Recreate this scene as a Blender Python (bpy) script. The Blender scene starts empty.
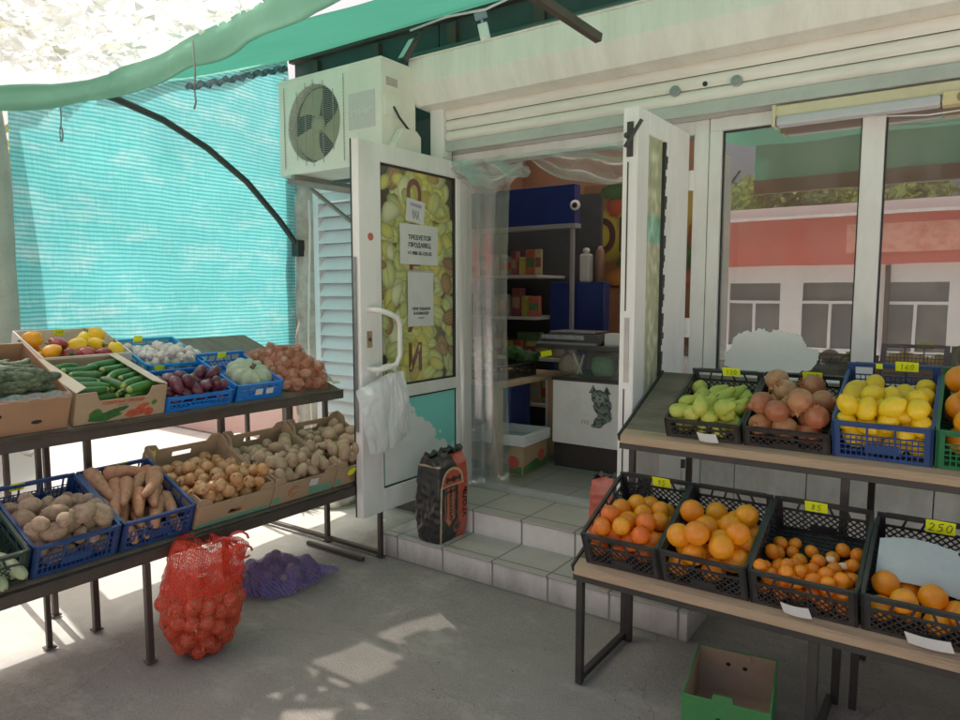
import bpy, math, random
import numpy as np
from mathutils import Matrix, Vector, Euler, noise as mnoise
R = math.radians
rnd = random.Random(7)
C = bpy.context.scene.collection
scene = bpy.context.scene

# ------------------------------------------------------------------ helpers
class MB:
    """collects shapes, then links them as ONE mesh object"""
    def __init__(s): s.v = []; s.f = []; s.m = []
    def add(s, vs, fs, mi=0, M=None):
        o = len(s.v)
        for p in vs:
            s.v.append(tuple(M @ Vector(p)) if M is not None else tuple(p))
        for f in fs:
            s.f.append([i + o for i in f]); s.m.append(mi)
    def box(s, x0, y0, z0, x1, y1, z1, mi=0, M=None):
        s.add([(x0,y0,z0),(x1,y0,z0),(x1,y1,z0),(x0,y1,z0),(x0,y0,z1),(x1,y0,z1),(x1,y1,z1),(x0,y1,z1)],
              [(0,3,2,1),(4,5,6,7),(0,1,5,4),(1,2,6,5),(2,3,7,6),(3,0,4,7)], mi, M)
    def bar(s, a, b, w, h=None, mi=0, roll=0.0):
        a = Vector(a); b = Vector(b); h = h or w
        d = b - a; L = d.length
        q = d.to_track_quat('Z', 'Y').to_matrix().to_4x4()
        M = Matrix.Translation(a) @ q @ Matrix.Rotation(roll, 4, 'Z')
        s.box(-w/2, -h/2, 0, w/2, h/2, L, mi, M)
    def tube(s, pts, r, n=10, mi=0, cap=True):
        pts = [Vector(p) for p in pts]; o = len(s.v)
        rs = r if isinstance(r, (list, tuple)) else [r]*len(pts)
        ref = None
        for i, p in enumerate(pts):
            t = (pts[min(i+1, len(pts)-1)] - pts[max(i-1, 0)]).normalized()
            if ref is None: ref = t.orthogonal().normalized()
            ref = (ref - t*ref.dot(t)).normalized(); bn = t.cross(ref)
            for k in range(n):
                a = 2*math.pi*k/n
                s.v.append(tuple(p + rs[i]*(math.cos(a)*ref + math.sin(a)*bn)))
        for i in range(len(pts)-1):
            for k in range(n):
                s.f.append([o+i*n+k, o+i*n+(k+1) % n, o+(i+1)*n+(k+1) % n, o+(i+1)*n+k]); s.m.append(mi)
        if cap:
            s.f.append([o+k for k in range(n)][::-1]); s.m.append(mi)
            e = o+(len(pts)-1)*n
            s.f.append([e+k for k in range(n)]); s.m.append(mi)
    def prism(s, poly, depth, M=None, mi=0):
        """poly in local XZ, extruded along +Y by depth"""
        n = len(poly)
        vs = [(x,0,z) for x,z in poly] + [(x,depth,z) for x,z in poly]
        fs = [list(range(n)), list(range(2*n-1, n-1, -1))]
        for i in range(n):
            j = (i+1) % n
            fs.append([i, i+n, j+n, j])
        s.add(vs, fs, mi, M)
    def grid(s, nx, ny, fn, mi=0, wrap=False, skip=None):
        o = len(s.v)
        for j in range(ny+1):
            for i in range(nx + (0 if wrap else 1)):
                s.v.append(tuple(fn(i/nx, j/ny)))
        w = nx if wrap else nx+1
        for j in range(ny):
            for i in range(nx):
                if skip and skip((i+.5)/nx, (j+.5)/ny): continue
                a = o+j*w+i; b = o+j*w+(i+1) % w
                s.f.append([a, b, b+w, a+w]); s.m.append(mi)
    def sphere(s, c, r, n=16, m=10, mi=0, fn=None, M=None):
        """r scalar or 3-vector; fn(dir)->multiplier"""
        rr = r if isinstance(r, (list, tuple)) else (r, r, r)
        vs = []; fs = []
        for j in range(1, m):
            ph = math.pi*j/m
            for i in range(n):
                th = 2*math.pi*i/n
                d = (math.sin(ph)*math.cos(th), math.sin(ph)*math.sin(th), math.cos(ph))
                k = fn(d) if fn else 1
                vs.append((c[0]+rr[0]*d[0]*k, c[1]+rr[1]*d[1]*k, c[2]+rr[2]*d[2]*k))
        t = len(vs); k0 = fn((0,0,1)) if fn else 1; k1 = fn((0,0,-1)) if fn else 1
        vs += [(c[0], c[1], c[2]+rr[2]*k0), (c[0], c[1], c[2]-rr[2]*k1)]
        for j in range(m-2):
            for i in range(n):
                a = j*n+i; b = j*n+(i+1) % n
                fs.append((a, a+n, b+n, b))
        for i in range(n):
            fs.append((t, i, (i+1) % n)); fs.append((t+1, (m-2)*n+(i+1) % n, (m-2)*n+i))
        s.add(vs, fs, mi, M)
    def mesh(s, name, mats, smooth=False):
        me = bpy.data.meshes.new(name)
        me.from_pydata(s.v, [], s.f)
        for m in (mats if isinstance(mats, (list, tuple)) else [mats]): me.materials.append(m)
        me.polygons.foreach_set('material_index', s.m)
        me.polygons.foreach_set('use_smooth', [smooth]*len(s.f))
        me.update()
        return me
    def build(s, name, mats, parent=None, smooth=False, bevel=0.0, M=None, fixn=True):
        me = s.mesh(name, mats, smooth)
        if fixn:
            import bmesh
            bm = bmesh.new(); bm.from_mesh(me)
            bmesh.ops.recalc_face_normals(bm, faces=bm.faces); bm.to_mesh(me); bm.free()
        return link(name, me, parent, M, bevel)

def link(name, me, parent=None, M=None, bevel=0.0):
    o = bpy.data.objects.new(name, me); C.objects.link(o)
    if parent: o.parent = parent
    if M is not None: o.matrix_local = M
    if bevel:
        b = o.modifiers.new('bevel', 'BEVEL'); b.width = bevel; b.segments = 2; b.limit_method = 'ANGLE'; b.angle_limit = R(40)
    return o
def tag(o, label=None, cat=None, group=None, kind=None):
    if label: o['label'] = label
    if cat: o['category'] = cat
    if group: o['group'] = group
    if kind: o['kind'] = kind
    return o
def thing(name, label, cat, loc=(0,0,0), group=None, M=None):
    o = bpy.data.objects.new(name, None); C.objects.link(o)
    o.empty_display_size = .1
    if M is not None: o.matrix_world = M
    else: o.location = loc
    return tag(o, label, cat, group)
def T(x, y, z): return Matrix.Translation((x, y, z))
def RX(a): return Matrix.Rotation(R(a), 4, 'X')
def RY(a): return Matrix.Rotation(R(a), 4, 'Y')
def RZ(a): return Matrix.Rotation(R(a), 4, 'Z')

# ------------------------------------------------------------------ materials
def new_mat(name):
    m = bpy.data.materials.new(name); m.use_nodes = True
    nt = m.node_tree; nt.nodes.clear()
    return m, nt, nt.nodes.new('ShaderNodeOutputMaterial')
def nd(nt, typ, **kw):
    n = nt.nodes.new(typ)
    for k, v in kw.items():
        if k in n.inputs.keys(): n.inputs[k].default_value = v
        else: setattr(n, k, v)
    return n
def c4(c): return (c[0], c[1], c[2], 1.0)
def ramp(nt, fac, stops, interp='LINEAR'):
    r = nt.nodes.new('ShaderNodeValToRGB'); r.color_ramp.interpolation = interp
    e = r.color_ramp.elements
    while len(e) < len(stops): e.new(.5)
    for i, (p, c) in enumerate(stops):
        e[i].position = p; e[i].color = c4(c) if len(c) == 3 else c
    nt.links.new(fac, r.inputs[0]); return r.outputs[0]
def mixc(nt, fac, a, b, mode='MIX'):
    m = nt.nodes.new('ShaderNodeMix'); m.data_type = 'RGBA'; m.blend_type = mode
    for s, v in ((0, fac), (6, a), (7, b)):
        if hasattr(v, 'links'): nt.links.new(v, m.inputs[s])
        else: m.inputs[s].default_value = c4(v) if isinstance(v, (tuple, list)) else v
    return m.outputs[2]
def coords(nt, kind='Object', scale=(1,1,1)):
    tc = nt.nodes.new('ShaderNodeTexCoord'); mp = nt.nodes.new('ShaderNodeMapping')
    mp.inputs['Scale'].default_value = scale
    nt.links.new(tc.outputs[kind], mp.inputs[0]); return mp.outputs[0]
def geopos(nt, scale=(1,1,1)):
    g = nt.nodes.new('ShaderNodeNewGeometry'); mp = nt.nodes.new('ShaderNodeMapping')
    mp.inputs['Scale'].default_value = scale
    nt.links.new(g.outputs['Position'], mp.inputs[0]); return mp.outputs[0]
def noise(nt, vec, scale, detail=4, rough=.6):
    n = nd(nt, 'ShaderNodeTexNoise', Scale=scale, Detail=detail, Roughness=rough)
    nt.links.new(vec, n.inputs['Vector']); return n.outputs['Fac']
def objrand(nt):
    return nt.nodes.new('ShaderNodeObjectInfo').outputs['Random']
def bump(nt, h, strength, dist, bsdf):
    b = nd(nt, 'ShaderNodeBump', Strength=strength, Distance=dist)
    nt.links.new(h, b.inputs['Height']); nt.links.new(b.outputs[0], bsdf.inputs['Normal'])
def pbsdf(nt, out, col, rough=.6, spec=.5, metal=0.0):
    p = nd(nt, 'ShaderNodeBsdfPrincipled', Roughness=rough, Metallic=metal)
    p.inputs['Specular IOR Level'].default_value = spec
    if hasattr(col, 'links'): nt.links.new(col, p.inputs['Base Color'])
    else: p.inputs['Base Color'].default_value = c4(col)
    nt.links.new(p.outputs[0], out.inputs[0]); return p

def mat_paint(name, c, dirt=None, scale=6, amt=.5, rough=.45, spec=.5, metal=0.0, streak=None, bmp=0.0, world=False, fine=0.12):
    """painted / plastic / wood surface with blotches of dirt and fine speckle"""
    m, nt, out = new_mat(name)
    v = geopos(nt, streak or (1,1,1)) if world else coords(nt, 'Object', streak or (1,1,1))
    n1 = noise(nt, v, scale, 6, .65); n2 = noise(nt, v, scale*9, 3, .6)
    dirt = dirt or tuple(x*.55 for x in c)
    f = ramp(nt, n1, [(.42, (0,0,0)), (.72, (amt,)*3)])
    col = mixc(nt, f, c, dirt)
    col = mixc(nt, fine, col, ramp(nt, n2, [(.3, tuple(x*.6 for x in c)), (.7, tuple(min(1, x*1.15) for x in c))]))
    p = pbsdf(nt, out, col, rough, spec, metal)
    if bmp: bump(nt, n2, bmp, .004, p)
    return m

def mat_fruit(name, c1, c2, dark=None, rough=.45, bscale=60, bstr=.15, spots=.0, nscale=9, spec=.4, streak=None):
    m, nt, out = new_mat(name)
    v = coords(nt, 'Object'); r = objrand(nt); vs_ = coords(nt, 'Object', streak) if streak else None
    ad = nd(nt, 'ShaderNodeVectorMath', operation='ADD'); nt.links.new(v, ad.inputs[0])
    cm = nd(nt, 'ShaderNodeCombineXYZ'); ml = nd(nt, 'ShaderNodeMath', operation='MULTIPLY'); ml.inputs[1].default_value = 37
    nt.links.new(r, ml.inputs[0])
    for k in range(3): nt.links.new(ml.outputs[0], cm.inputs[k])
    nt.links.new(cm.outputs[0], ad.inputs[1]); v = ad.outputs[0]
    n1 = noise(nt, v, nscale, 3, .6)
    mr = nd(nt, 'ShaderNodeMath', operation='MULTIPLY_ADD'); mr.inputs[1].default_value = .55; mr.inputs[2].default_value = -.27
    nt.links.new(r, mr.inputs[0])
    s = nd(nt, 'ShaderNodeMath', operation='ADD'); nt.links.new(n1, s.inputs[0]); nt.links.new(mr.outputs[0], s.inputs[1])
    col = ramp(nt, s.outputs[0], [(.25, c1), (.75, c2)])
    nb = noise(nt, v, bscale, 2, .5)
    if dark:
        nn = noise(nt, v, nscale*3.3, 5, .7)
        col = mixc(nt, ramp(nt, nn, [(.5-.08, (0,0,0)), (.68, (spots,)*3)]), col, dark)
    if streak:
        sn_ = noise(nt, vs_, 60, 4, .6); col = mixc(nt, ramp(nt, sn_, [(.40, (0,0,0)), (.62, (.65,)*3)]), col, tuple(x*.52 for x in c1))
    p = pbsdf(nt, out, col, rough, spec)
    if bstr: bump(nt, nb, bstr, .002, p)
    return m

def low_dirt(m, z0_, z1_, c):
    nt = m.node_tree; p = [n for n in nt.nodes if n.type == 'BSDF_PRINCIPLED'][0]
    old = p.inputs['Base Color'].links[0].from_socket
    v = geopos(nt); sp = nd(nt, 'ShaderNodeSeparateXYZ'); nt.links.new(v, sp.inputs[0])
    n_ = noise(nt, geopos(nt, (1,1,.35)), 9, 7, .75)
    a = nd(nt, 'ShaderNodeMath', operation='MULTIPLY_ADD'); a.inputs[1].default_value = -(z1_-z0_)*1.6; nt.links.new(n_, a.inputs[0]); nt.links.new(sp.outputs[2], a.inputs[2])
    mr = nd(nt, 'ShaderNodeMapRange'); nt.links.new(a.outputs[0], mr.inputs[0])
    for k, x in ((1, z0_-(z1_-z0_)*.8), (2, z1_-(z1_-z0_)*.8), (3, .75), (4, 0)): mr.inputs[k].default_value = x
    nt.links.new(mixc(nt, mr.outputs[0], old, c), p.inputs['Base Color'])
def mat_attr(name, rough=.5, spec=.4):
    m, nt, out = new_mat(name)
    a = nd(nt, 'ShaderNodeAttribute', attribute_name='Col')
    pbsdf(nt, out, a.outputs['Color'], rough, spec); return m

def mat_trans(name, col, back, fac, rough=.8, stripes=None, alpha=0.0, world=True, vary=0.2, net=False):
    """cloth / net lit from behind: diffuse + translucent (+ part transparent)"""
    m, nt, out = new_mat(name)
    v = geopos(nt)
    n1 = noise(nt, v, 2.2, 5, .65)
    colA = mixc(nt, ramp(nt, n1, [(.35, (0,0,0)), (.75, (vary*2,)*3)]), col, tuple(min(1, x*1.3+.06) for x in col))
    colB = mixc(nt, ramp(nt, n1, [(.35, (0,0,0)), (.75, (vary*2,)*3)]), back, tuple(min(1, x*1.2+.05) for x in back))
    if stripes:
        w = nd(nt, 'ShaderNodeTexWave', wave_type='BANDS', bands_direction='Z', Scale=stripes, Distortion=2.6 if net else 1.6, Detail=3)
        w.inputs['Detail Scale'].default_value = .35
        nt.links.new(v, w.inputs['Vector'])
        f = ramp(nt, w.outputs['Fac'], [(.12, (.40,.56,.60)), (.70, (1,1,1))])
        if net:
            vs_ = geopos(nt, (1,1.2,3.0)); nw = noise(nt, vs_, 3.2, 7, .72); wf = ramp(nt, nw, [(.50, (0,0,0)), (.74, (.62,)*3)])
            colA = mixc(nt, wf, colA, (.55,.66,.66)); colB = mixc(nt, wf, colB, (.50,.74,.76))
            th = noise(nt, geopos(nt, (1,160,8)), 1.0, 2, .5); f = mixc(nt, .35, f, ramp(nt, th, [(.35, (.55,.6,.62)), (.6, (1,1,1))]), 'MULTIPLY')
        colA = mixc(nt, 1.0, colA, f, 'MULTIPLY'); colB = mixc(nt, 1.0, colB, f, 'MULTIPLY')
    d = nd(nt, 'ShaderNodeBsdfDiffuse'); t = nd(nt, 'ShaderNodeBsdfTranslucent')
    nt.links.new(colA, d.inputs[0]); nt.links.new(colB, t.inputs[0])
    mx = nd(nt, 'ShaderNodeMixShader', Fac=fac)
    nt.links.new(d.outputs[0], mx.inputs[1]); nt.links.new(t.outputs[0], mx.inputs[2])
    res = mx.outputs[0]
    if alpha:
        tr = nd(nt, 'ShaderNodeBsdfTransparent'); m2 = nd(nt, 'ShaderNodeMixShader', Fac=alpha)
        nt.links.new(res, m2.inputs[1]); nt.links.new(tr.outputs[0], m2.inputs[2]); res = m2.outputs[0]
    nt.links.new(res, out.inputs[0]); return m

def mat_film(name, tint, gloss, milky, rough=.08, mcol=(.7,.72,.72)):
    """clear sheet: transparent + some reflection + a little milkiness"""
    m, nt, out = new_mat(name)
    tr = nd(nt, 'ShaderNodeBsdfTransparent', Color=c4(tint))
    gl = nd(nt, 'ShaderNodeBsdfGlossy', Roughness=rough)
    df = nd(nt, 'ShaderNodeBsdfDiffuse', Color=c4(mcol))
    a = nd(nt, 'ShaderNodeMixShader', Fac=milky); b = nd(nt, 'ShaderNodeMixShader', Fac=gloss)
    nt.links.new(tr.outputs[0], a.inputs[1]); nt.links.new(df.outputs[0], a.inputs[2])
    nt.links.new(a.outputs[0], b.inputs[1]); nt.links.new(gl.outputs[0], b.inputs[2])
    nt.links.new(b.outputs[0], out.inputs[0]); return m

def mat_tiles(name, c1, c2, grout, size, world=True, axes='XY', rough=.35, gw=.012):
    m, nt, out = new_mat(name)
    v = geopos(nt)
    if axes == 'XZ':
        sp = nd(nt, 'ShaderNodeSeparateXYZ'); cb = nd(nt, 'ShaderNodeCombineXYZ'); nt.links.new(v, sp.inputs[0])
        nt.links.new(sp.outputs[0], cb.inputs[0]); nt.links.new(sp.outputs[2], cb.inputs[1]); v = cb.outputs[0]
    b = nd(nt, 'ShaderNodeTexBrick', offset=0.0, offset_frequency=1, squash=1.0)
    for k, x in (('Color1', c4(c1)), ('Color2', c4(c2)), ('Mortar', c4(grout)), ('Scale', 1.0), ('Mortar Size', gw/2), ('Brick Width', size[0]), ('Row Height', size[1]), ('Mortar Smooth', .1)):
        b.inputs[k].default_value = x
    nt.links.new(v, b.inputs['Vector'])
    n = noise(nt, v, 5, 6, .7)
    col = mixc(nt, ramp(nt, n, [(.4, (0,0,0)), (.75, (.45,)*3)]), b.outputs['Color'], tuple(x*.5 for x in c1))
    pbsdf(nt, out, col, rough, .4); return m

WHITE = mat_paint('white_upvc', (.88,.86,.83), (.45,.41,.35), 3.5, .5, .35, streak=(1,1,.35), world=True, fine=.06)
CREAM = mat_paint('cream_painted_metal', (.86,.81,.73), (.52,.47,.38), 3.0, .5, .4, streak=(2.5,1,.35), world=True, fine=.08)
SLAT = mat_paint('slat_paint', (.85,.81,.73), (.45,.41,.33), 2.5, .45, .4, streak=(.6,1,3), world=True, fine=.08)
GREYWALL = mat_paint('dark_grey_cladding', (.07,.085,.085), (.03,.035,.035), 4, .6, .7, world=True)
TEALDARK = mat_paint('dark_teal_board', (.030,.055,.055), (.015,.02,.02), 3, .6, .7, world=True)
BROWNIRON = mat_paint('brown_painted_iron', (.060,.042,.034), (.028,.02,.016), 9, .7, .55, spec=.35, world=True, bmp=.2)
BLACKIRON = mat_paint('black_iron', (.020,.019,.018), (.05,.035,.025), 9, .5, .5, spec=.35, world=True)
WOODOLD = mat_paint('worn_plywood', (.17,.135,.10), (.055,.042,.033), 5, .9, .8, spec=.2, streak=(.5,3,3), world=True, bmp=.5, fine=.3)
WOODEDGE = mat_paint('pale_wood_edge', (.43,.30,.185), (.085,.062,.048), 4.5, 1.0, .75, spec=.2, streak=(.35,4,5), world=True, bmp=.4, fine=.35)
CARD = mat_paint('brown_cardboard', (.43,.29,.17), (.28,.18,.10), 4, .5, .85, spec=.15, fine=.15)
CARDIN = mat_paint('cardboard_inside', (.40,.28,.18), (.25,.17,.10), 5, .5, .9, spec=.1, fine=.15)
CARDPALE = mat_paint('pale_cardboard', (.62,.54,.42), (.42,.34,.24), 5, .5, .85, spec=.1, fine=.1)
CARDRED = mat_paint('reddish_cardboard', (.40,.21,.115), (.26,.13,.07), 4, .5, .85, spec=.15, fine=.15)
CARDWHITE = mat_paint('white_coated_card', (.70,.68,.63), (.5,.46,.4), 5, .4, .7, spec=.2)
GREENCARD = mat_paint('green_printed_card', (.045,.22,.055), (.02,.10,.03), 6, .6, .6, spec=.25, fine=.2)
BLACKPL = mat_paint('black_plastic', (.016,.016,.017), (.055,.052,.048), 10, .6, .45, spec=.4, fine=.15)
NAVYPL = mat_paint('navy_plastic', (.014,.045,.17), (.04,.07,.15), 10, .5, .42, spec=.4)
BLUEPL = mat_paint('bright_blue_plastic', (.010,.16,.66), (.03,.10,.42), 10, .5, .38, spec=.4)
CYANPL = mat_paint('light_blue_plastic', (.015,.30,.68), (.03,.2,.5), 10, .4, .38, spec=.4)
GREENPL = mat_paint('green_plastic', (.012,.13,.045), (.02,.08,.04), 10, .5, .42, spec=.4)
DKGREENPL = mat_paint('dark_green_plastic', (.018,.04,.028), (.05,.055,.05), 10, .5, .45, spec=.4)
TAGY = mat_paint('fluorescent_tag_paper', (.82,.98,.015), (.72,.86,.01), 8, .4, .7, spec=.2)
INK = mat_paint('dark_ink', (.02,.022,.03), rough=.7, spec=.1)
GREYINK = mat_paint('grey_ink', (.22,.22,.25), rough=.7, spec=.1)
LETTERRED = mat_paint('brown_red_lettering', (.20,.045,.03), rough=.5)
DKBROWN = mat_paint('dark_brown_lettering', (.045,.015,.01), rough=.6)
PAPER = mat_paint('white_paper', (.66,.66,.64), (.5,.49,.46), 10, .4, .75, spec=.15)
RUBBER = mat_paint('black_rubber_seal', (.014,.014,.014), rough=.7)
ATTR = mat_attr('printed_picture', .42, .35)
ATTRMATT = mat_attr('printed_cardboard', .8, .15)
BAGFOIL = mat_attr('printed_bag', .38, .5)
TEALPANEL = mat_paint('teal_film_panel', (.05,.42,.38), (.62,.66,.64), 3, .0, .35)
STEEL = mat_paint('steel', (.35,.35,.35), (.2,.18,.16), 12, .5, .35, metal=.8)
DARKGAP = mat_paint('dark_recess', (.012,.012,.012), rough=.9)

# ------------------------------------------------------------------ camera, light, sky
cam = bpy.data.cameras.new('camera'); camo = bpy.data.objects.new('camera', cam); C.objects.link(camo)
cam.sensor_width = 36; cam.lens = 36*700/960; cam.clip_end = 500; cam.clip_start = .02
camo.location = (0, 0, 1.53); camo.rotation_euler = (R(90-5.47), 0, R(35.1))
scene.camera = camo
SUN_D = Vector((1.0, -.15, -1.38)).normalized()
sun = bpy.data.lights.new('sun', 'SUN'); sun.energy = 5.0; sun.angle = R(.53); sun.color = (1.0, .94, .84)
suno = bpy.data.objects.new('sun', sun); C.objects.link(suno); suno.location = (-6, -1, 9)
suno.rotation_euler = SUN_D.to_track_quat('-Z', 'Y').to_euler()
w = bpy.data.worlds.new('World'); scene.world = w; w.use_nodes = True
wn = w.node_tree; bg = wn.nodes['Background']
sky = wn.nodes.new('ShaderNodeTexSky'); sky.sky_type = 'NISHITA'; sky.sun_disc = False
sky.sun_elevation = math.asin(-SUN_D.z); sky.sun_rotation = math.atan2(-SUN_D.x, -SUN_D.y)
sky.air_density = 1.0; sky.dust_density = 10.0; sky.ozone_density = .45
wn.links.new(sky.outputs[0], bg.inputs[0]); bg.inputs[1].default_value = .15
scene.view_settings.view_transform = 'Standard'; scene.view_settings.look = 'None'; scene.view_settings.exposure = 0; scene.view_settings.gamma = 1.26
scene.render.engine = 'CYCLES'; scene.cycles.max_bounces = 10; scene.cycles.transparent_max_bounces = 16
scene.cycles.diffuse_bounces = 7; scene.cycles.glossy_bounces = 4; scene.cycles.sample_clamp_indirect = 6

# ------------------------------------------------------------------ ground
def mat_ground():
    m, nt, out = new_mat('asphalt_dust_and_sun_tint')
    v = geopos(nt)
    n_big = noise(nt, v, .9, 6, .6); n_mid = noise(nt, v, 5, 6, .7); n_fine = noise(nt, v, 140, 3, .7); n_grain = noise(nt, v, 420, 2, .6)
    base = ramp(nt, n_big, [(.3, (.220,.188,.166)), (.7, (.31,.267,.236))])
    base = mixc(nt, ramp(nt, n_mid, [(.45, (0,0,0)), (.72, (.7,)*3)]), base, (.36,.302,.255))
    base = mixc(nt, ramp(nt, n_mid, [(.22, (.6,)*3), (.40, (0,0,0))]), base, (.10,.092,.088))
    base = mixc(nt, .5, base, ramp(nt, n_fine, [(.35, (.12,.106,.097)), (.65, (.35,.306,.273))]))
    n_st = noise(nt, geopos(nt, (1,1.6,1)), 2.3, 8, .75)
    base = mixc(nt, ramp(nt, n_st, [(.52, (0,0,0)), (.66, (.55,)*3)]), base, (.44,.385,.325))
    base = mixc(nt, ramp(nt, n_st, [(.30, (.5,)*3), (.44, (0,0,0))]), base, (.17,.152,.138))
    vd = nd(nt, 'ShaderNodeVectorMath', operation='MULTIPLY_ADD'); nn_ = nd(nt, 'ShaderNodeTexNoise', Scale=4.0, Detail=5.0); nt.links.new(v, nn_.inputs['Vector'])
    nt.links.new(nn_.outputs['Color'], vd.inputs[0]); vd.inputs[1].default_value = (.35,.35,0); nt.links.new(v, vd.inputs[2])
    vc = nd(nt, 'ShaderNodeTexVoronoi', feature='DISTANCE_TO_EDGE', Scale=.75); nt.links.new(vd.outputs[0], vc.inputs['Vector'])
    base = mixc(nt, ramp(nt, vc.outputs['Distance'], [(.001, (.30,)*3), (.004, (0,0,0))]), base, (.07,.063,.058))
    vo = nd(nt, 'ShaderNodeTexVoronoi', Scale=11.0); nt.links.new(v, vo.inputs['Vector'])
    base = mixc(nt, ramp(nt, vo.outputs['Distance'], [(.035, (.8,)*3), (.06, (0,0,0))]), base, (.045,.042,.042))
    # sunlight painted in: ground colour paler where the sun falls (left)
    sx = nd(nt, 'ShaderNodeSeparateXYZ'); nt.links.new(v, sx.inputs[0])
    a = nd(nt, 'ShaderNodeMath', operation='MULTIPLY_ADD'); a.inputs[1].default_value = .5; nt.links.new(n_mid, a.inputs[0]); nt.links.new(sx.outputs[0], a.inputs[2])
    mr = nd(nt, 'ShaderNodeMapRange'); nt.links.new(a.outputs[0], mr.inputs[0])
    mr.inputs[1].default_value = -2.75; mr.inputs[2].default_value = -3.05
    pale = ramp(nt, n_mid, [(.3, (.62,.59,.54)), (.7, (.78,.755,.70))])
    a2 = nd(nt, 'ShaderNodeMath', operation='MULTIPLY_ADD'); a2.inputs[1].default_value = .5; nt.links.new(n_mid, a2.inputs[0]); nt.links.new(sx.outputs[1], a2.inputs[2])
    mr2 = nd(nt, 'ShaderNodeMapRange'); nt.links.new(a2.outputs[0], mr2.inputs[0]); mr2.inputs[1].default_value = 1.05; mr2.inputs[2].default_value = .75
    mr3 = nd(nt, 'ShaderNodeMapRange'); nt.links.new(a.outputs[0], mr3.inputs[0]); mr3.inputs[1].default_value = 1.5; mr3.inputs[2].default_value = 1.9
    m0 = nd(nt, 'ShaderNodeMath', operation='MAXIMUM'); nt.links.new(mr3.outputs[0], m0.inputs[0]); nt.links.new(mr2.outputs[0], m0.inputs[1]); mr2 = m0  # front and right ground paled too, to bounce more light
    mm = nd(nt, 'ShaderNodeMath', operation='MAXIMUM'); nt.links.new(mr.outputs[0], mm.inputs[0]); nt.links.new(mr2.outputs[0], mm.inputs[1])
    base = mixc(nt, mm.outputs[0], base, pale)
    p = pbsdf(nt, out, base, .9, .2)
    ad = nd(nt, 'ShaderNodeMath', operation='ADD'); nt.links.new(n_fine, ad.inputs[0]); nt.links.new(n_grain, ad.inputs[1])
    bump(nt, ad.outputs[0], .55, .006, p)
    return m
g = MB(); 
def gz(x, y): return .012*mnoise.noise(Vector((x*.8, y*.8, 0))) if abs(x+1.5) < 3.2 and abs(y-1.5) < 2.2 else 0
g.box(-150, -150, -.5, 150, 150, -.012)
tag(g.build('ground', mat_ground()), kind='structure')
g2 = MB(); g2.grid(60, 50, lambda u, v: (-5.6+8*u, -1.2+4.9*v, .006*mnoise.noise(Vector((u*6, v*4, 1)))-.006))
tag(g2.build('pavement', bpy.data.materials['asphalt_dust_and_sun_tint'], smooth=True), kind='structure')

# ------------------------------------------------------------------ text and pictures
def text_mesh(body, size, mat, M, parent=None, name='lettering', bold=0.0, align='CENTER', sx=1.0, shear=0.0, space=1.0):
    cu = bpy.data.curves.new('t', 'FONT'); cu.body = body; cu.size = size; cu.align_x = align; cu.align_y = 'CENTER'
    cu.offset = bold; cu.extrude = .0004; cu.shear = shear; cu.space_line = space; cu.resolution_u = 4
    ob = bpy.data.objects.new('t', cu); C.objects.link(ob)
    bpy.context.view_layer.update()
    me = bpy.data.meshes.new_from_object(ob.evaluated_get(bpy.context.evaluated_depsgraph_get()))
    bpy.data.objects.remove(ob); bpy.data.curves.remove(cu)
    if sx != 1.0: me.transform(Matrix.Diagonal((sx, 1, 1, 1)))
    me.materials.clear(); me.materials.append(mat); me.name = name
    return link(name, me, parent, M)
def text_onto(mb, body, size, M, mi=0, **k):
    """lettering merged into a mesh builder"""
    o = text_mesh(body, size, INK, Matrix.Identity(4), **k)
    me = o.data
    mb.add([tuple(v.co) for v in me.vertices], [list(p.vertices) for p in me.polygons], mi, M)
    bpy.data.objects.remove(o)
def picture(name, nx, ny, colfn, P, mat, parent=None):
    """grid whose vertices carry a painted colour; colfn takes u,v arrays -> rgb array (linear)"""
    u, v = np.meshgrid(np.linspace(0, 1, nx+1), np.linspace(0, 1, ny+1))
    col = colfn(u.ravel(), v.ravel())
    vs = [tuple(P(a, b)) for a, b in zip(u.ravel(), v.ravel())]
    fs = []
    w_ = nx+1
    for j in range(ny):
        for i in range(nx):
            a = j*w_+i; fs.append((a, a+1, a+1+w_, a+w_))
    me = bpy.data.meshes.new(name); me.from_pydata(vs, [], fs)
    at = me.color_attributes.new('Col', 'FLOAT_COLOR', 'POINT')
    rgba = np.ones((len(vs), 4), dtype=np.float32); rgba[:, :3] = np.clip(col, 0, 1)
    at.data.foreach_set('color', rgba.ravel())
    me.materials.append(mat); me.polygons.foreach_set('use_smooth', [True]*len(fs)); me.update()
    return link(name, me, parent)
def M_facing_x(x, y, z):   # text plane facing +X : local x -> +Y, local y -> +Z
    return Matrix(((0,0,1,x),(1,0,0,y),(0,1,0,z),(0,0,0,1)))
def M_facing_my(x, y, z):  # text plane facing -Y : local x -> +X, local y -> +Z
    return Matrix(((1,0,0,x),(0,0,-1,y),(0,1,0,z),(0,0,0,1)))

# ------------------------------------------------------------------ the shop
FY = 3.65
shop = thing('shop_building', 'white fronted greengrocer shop with open double door, roller shutter box and large dark windows', 'shop', (0, FY, 0))
def at(ob_parent_loc=(0, FY, 0)): return T(-ob_parent_loc[0], -ob_parent_loc[1], -ob_parent_loc[2])
INV = T(0, -FY, 0)
def sh(mb, name, mats, parent=shop, **k):   # child of the shop from world coordinates
    return mb.build(name, mats, parent, M=(INV if parent is shop else None), **k)
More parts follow.
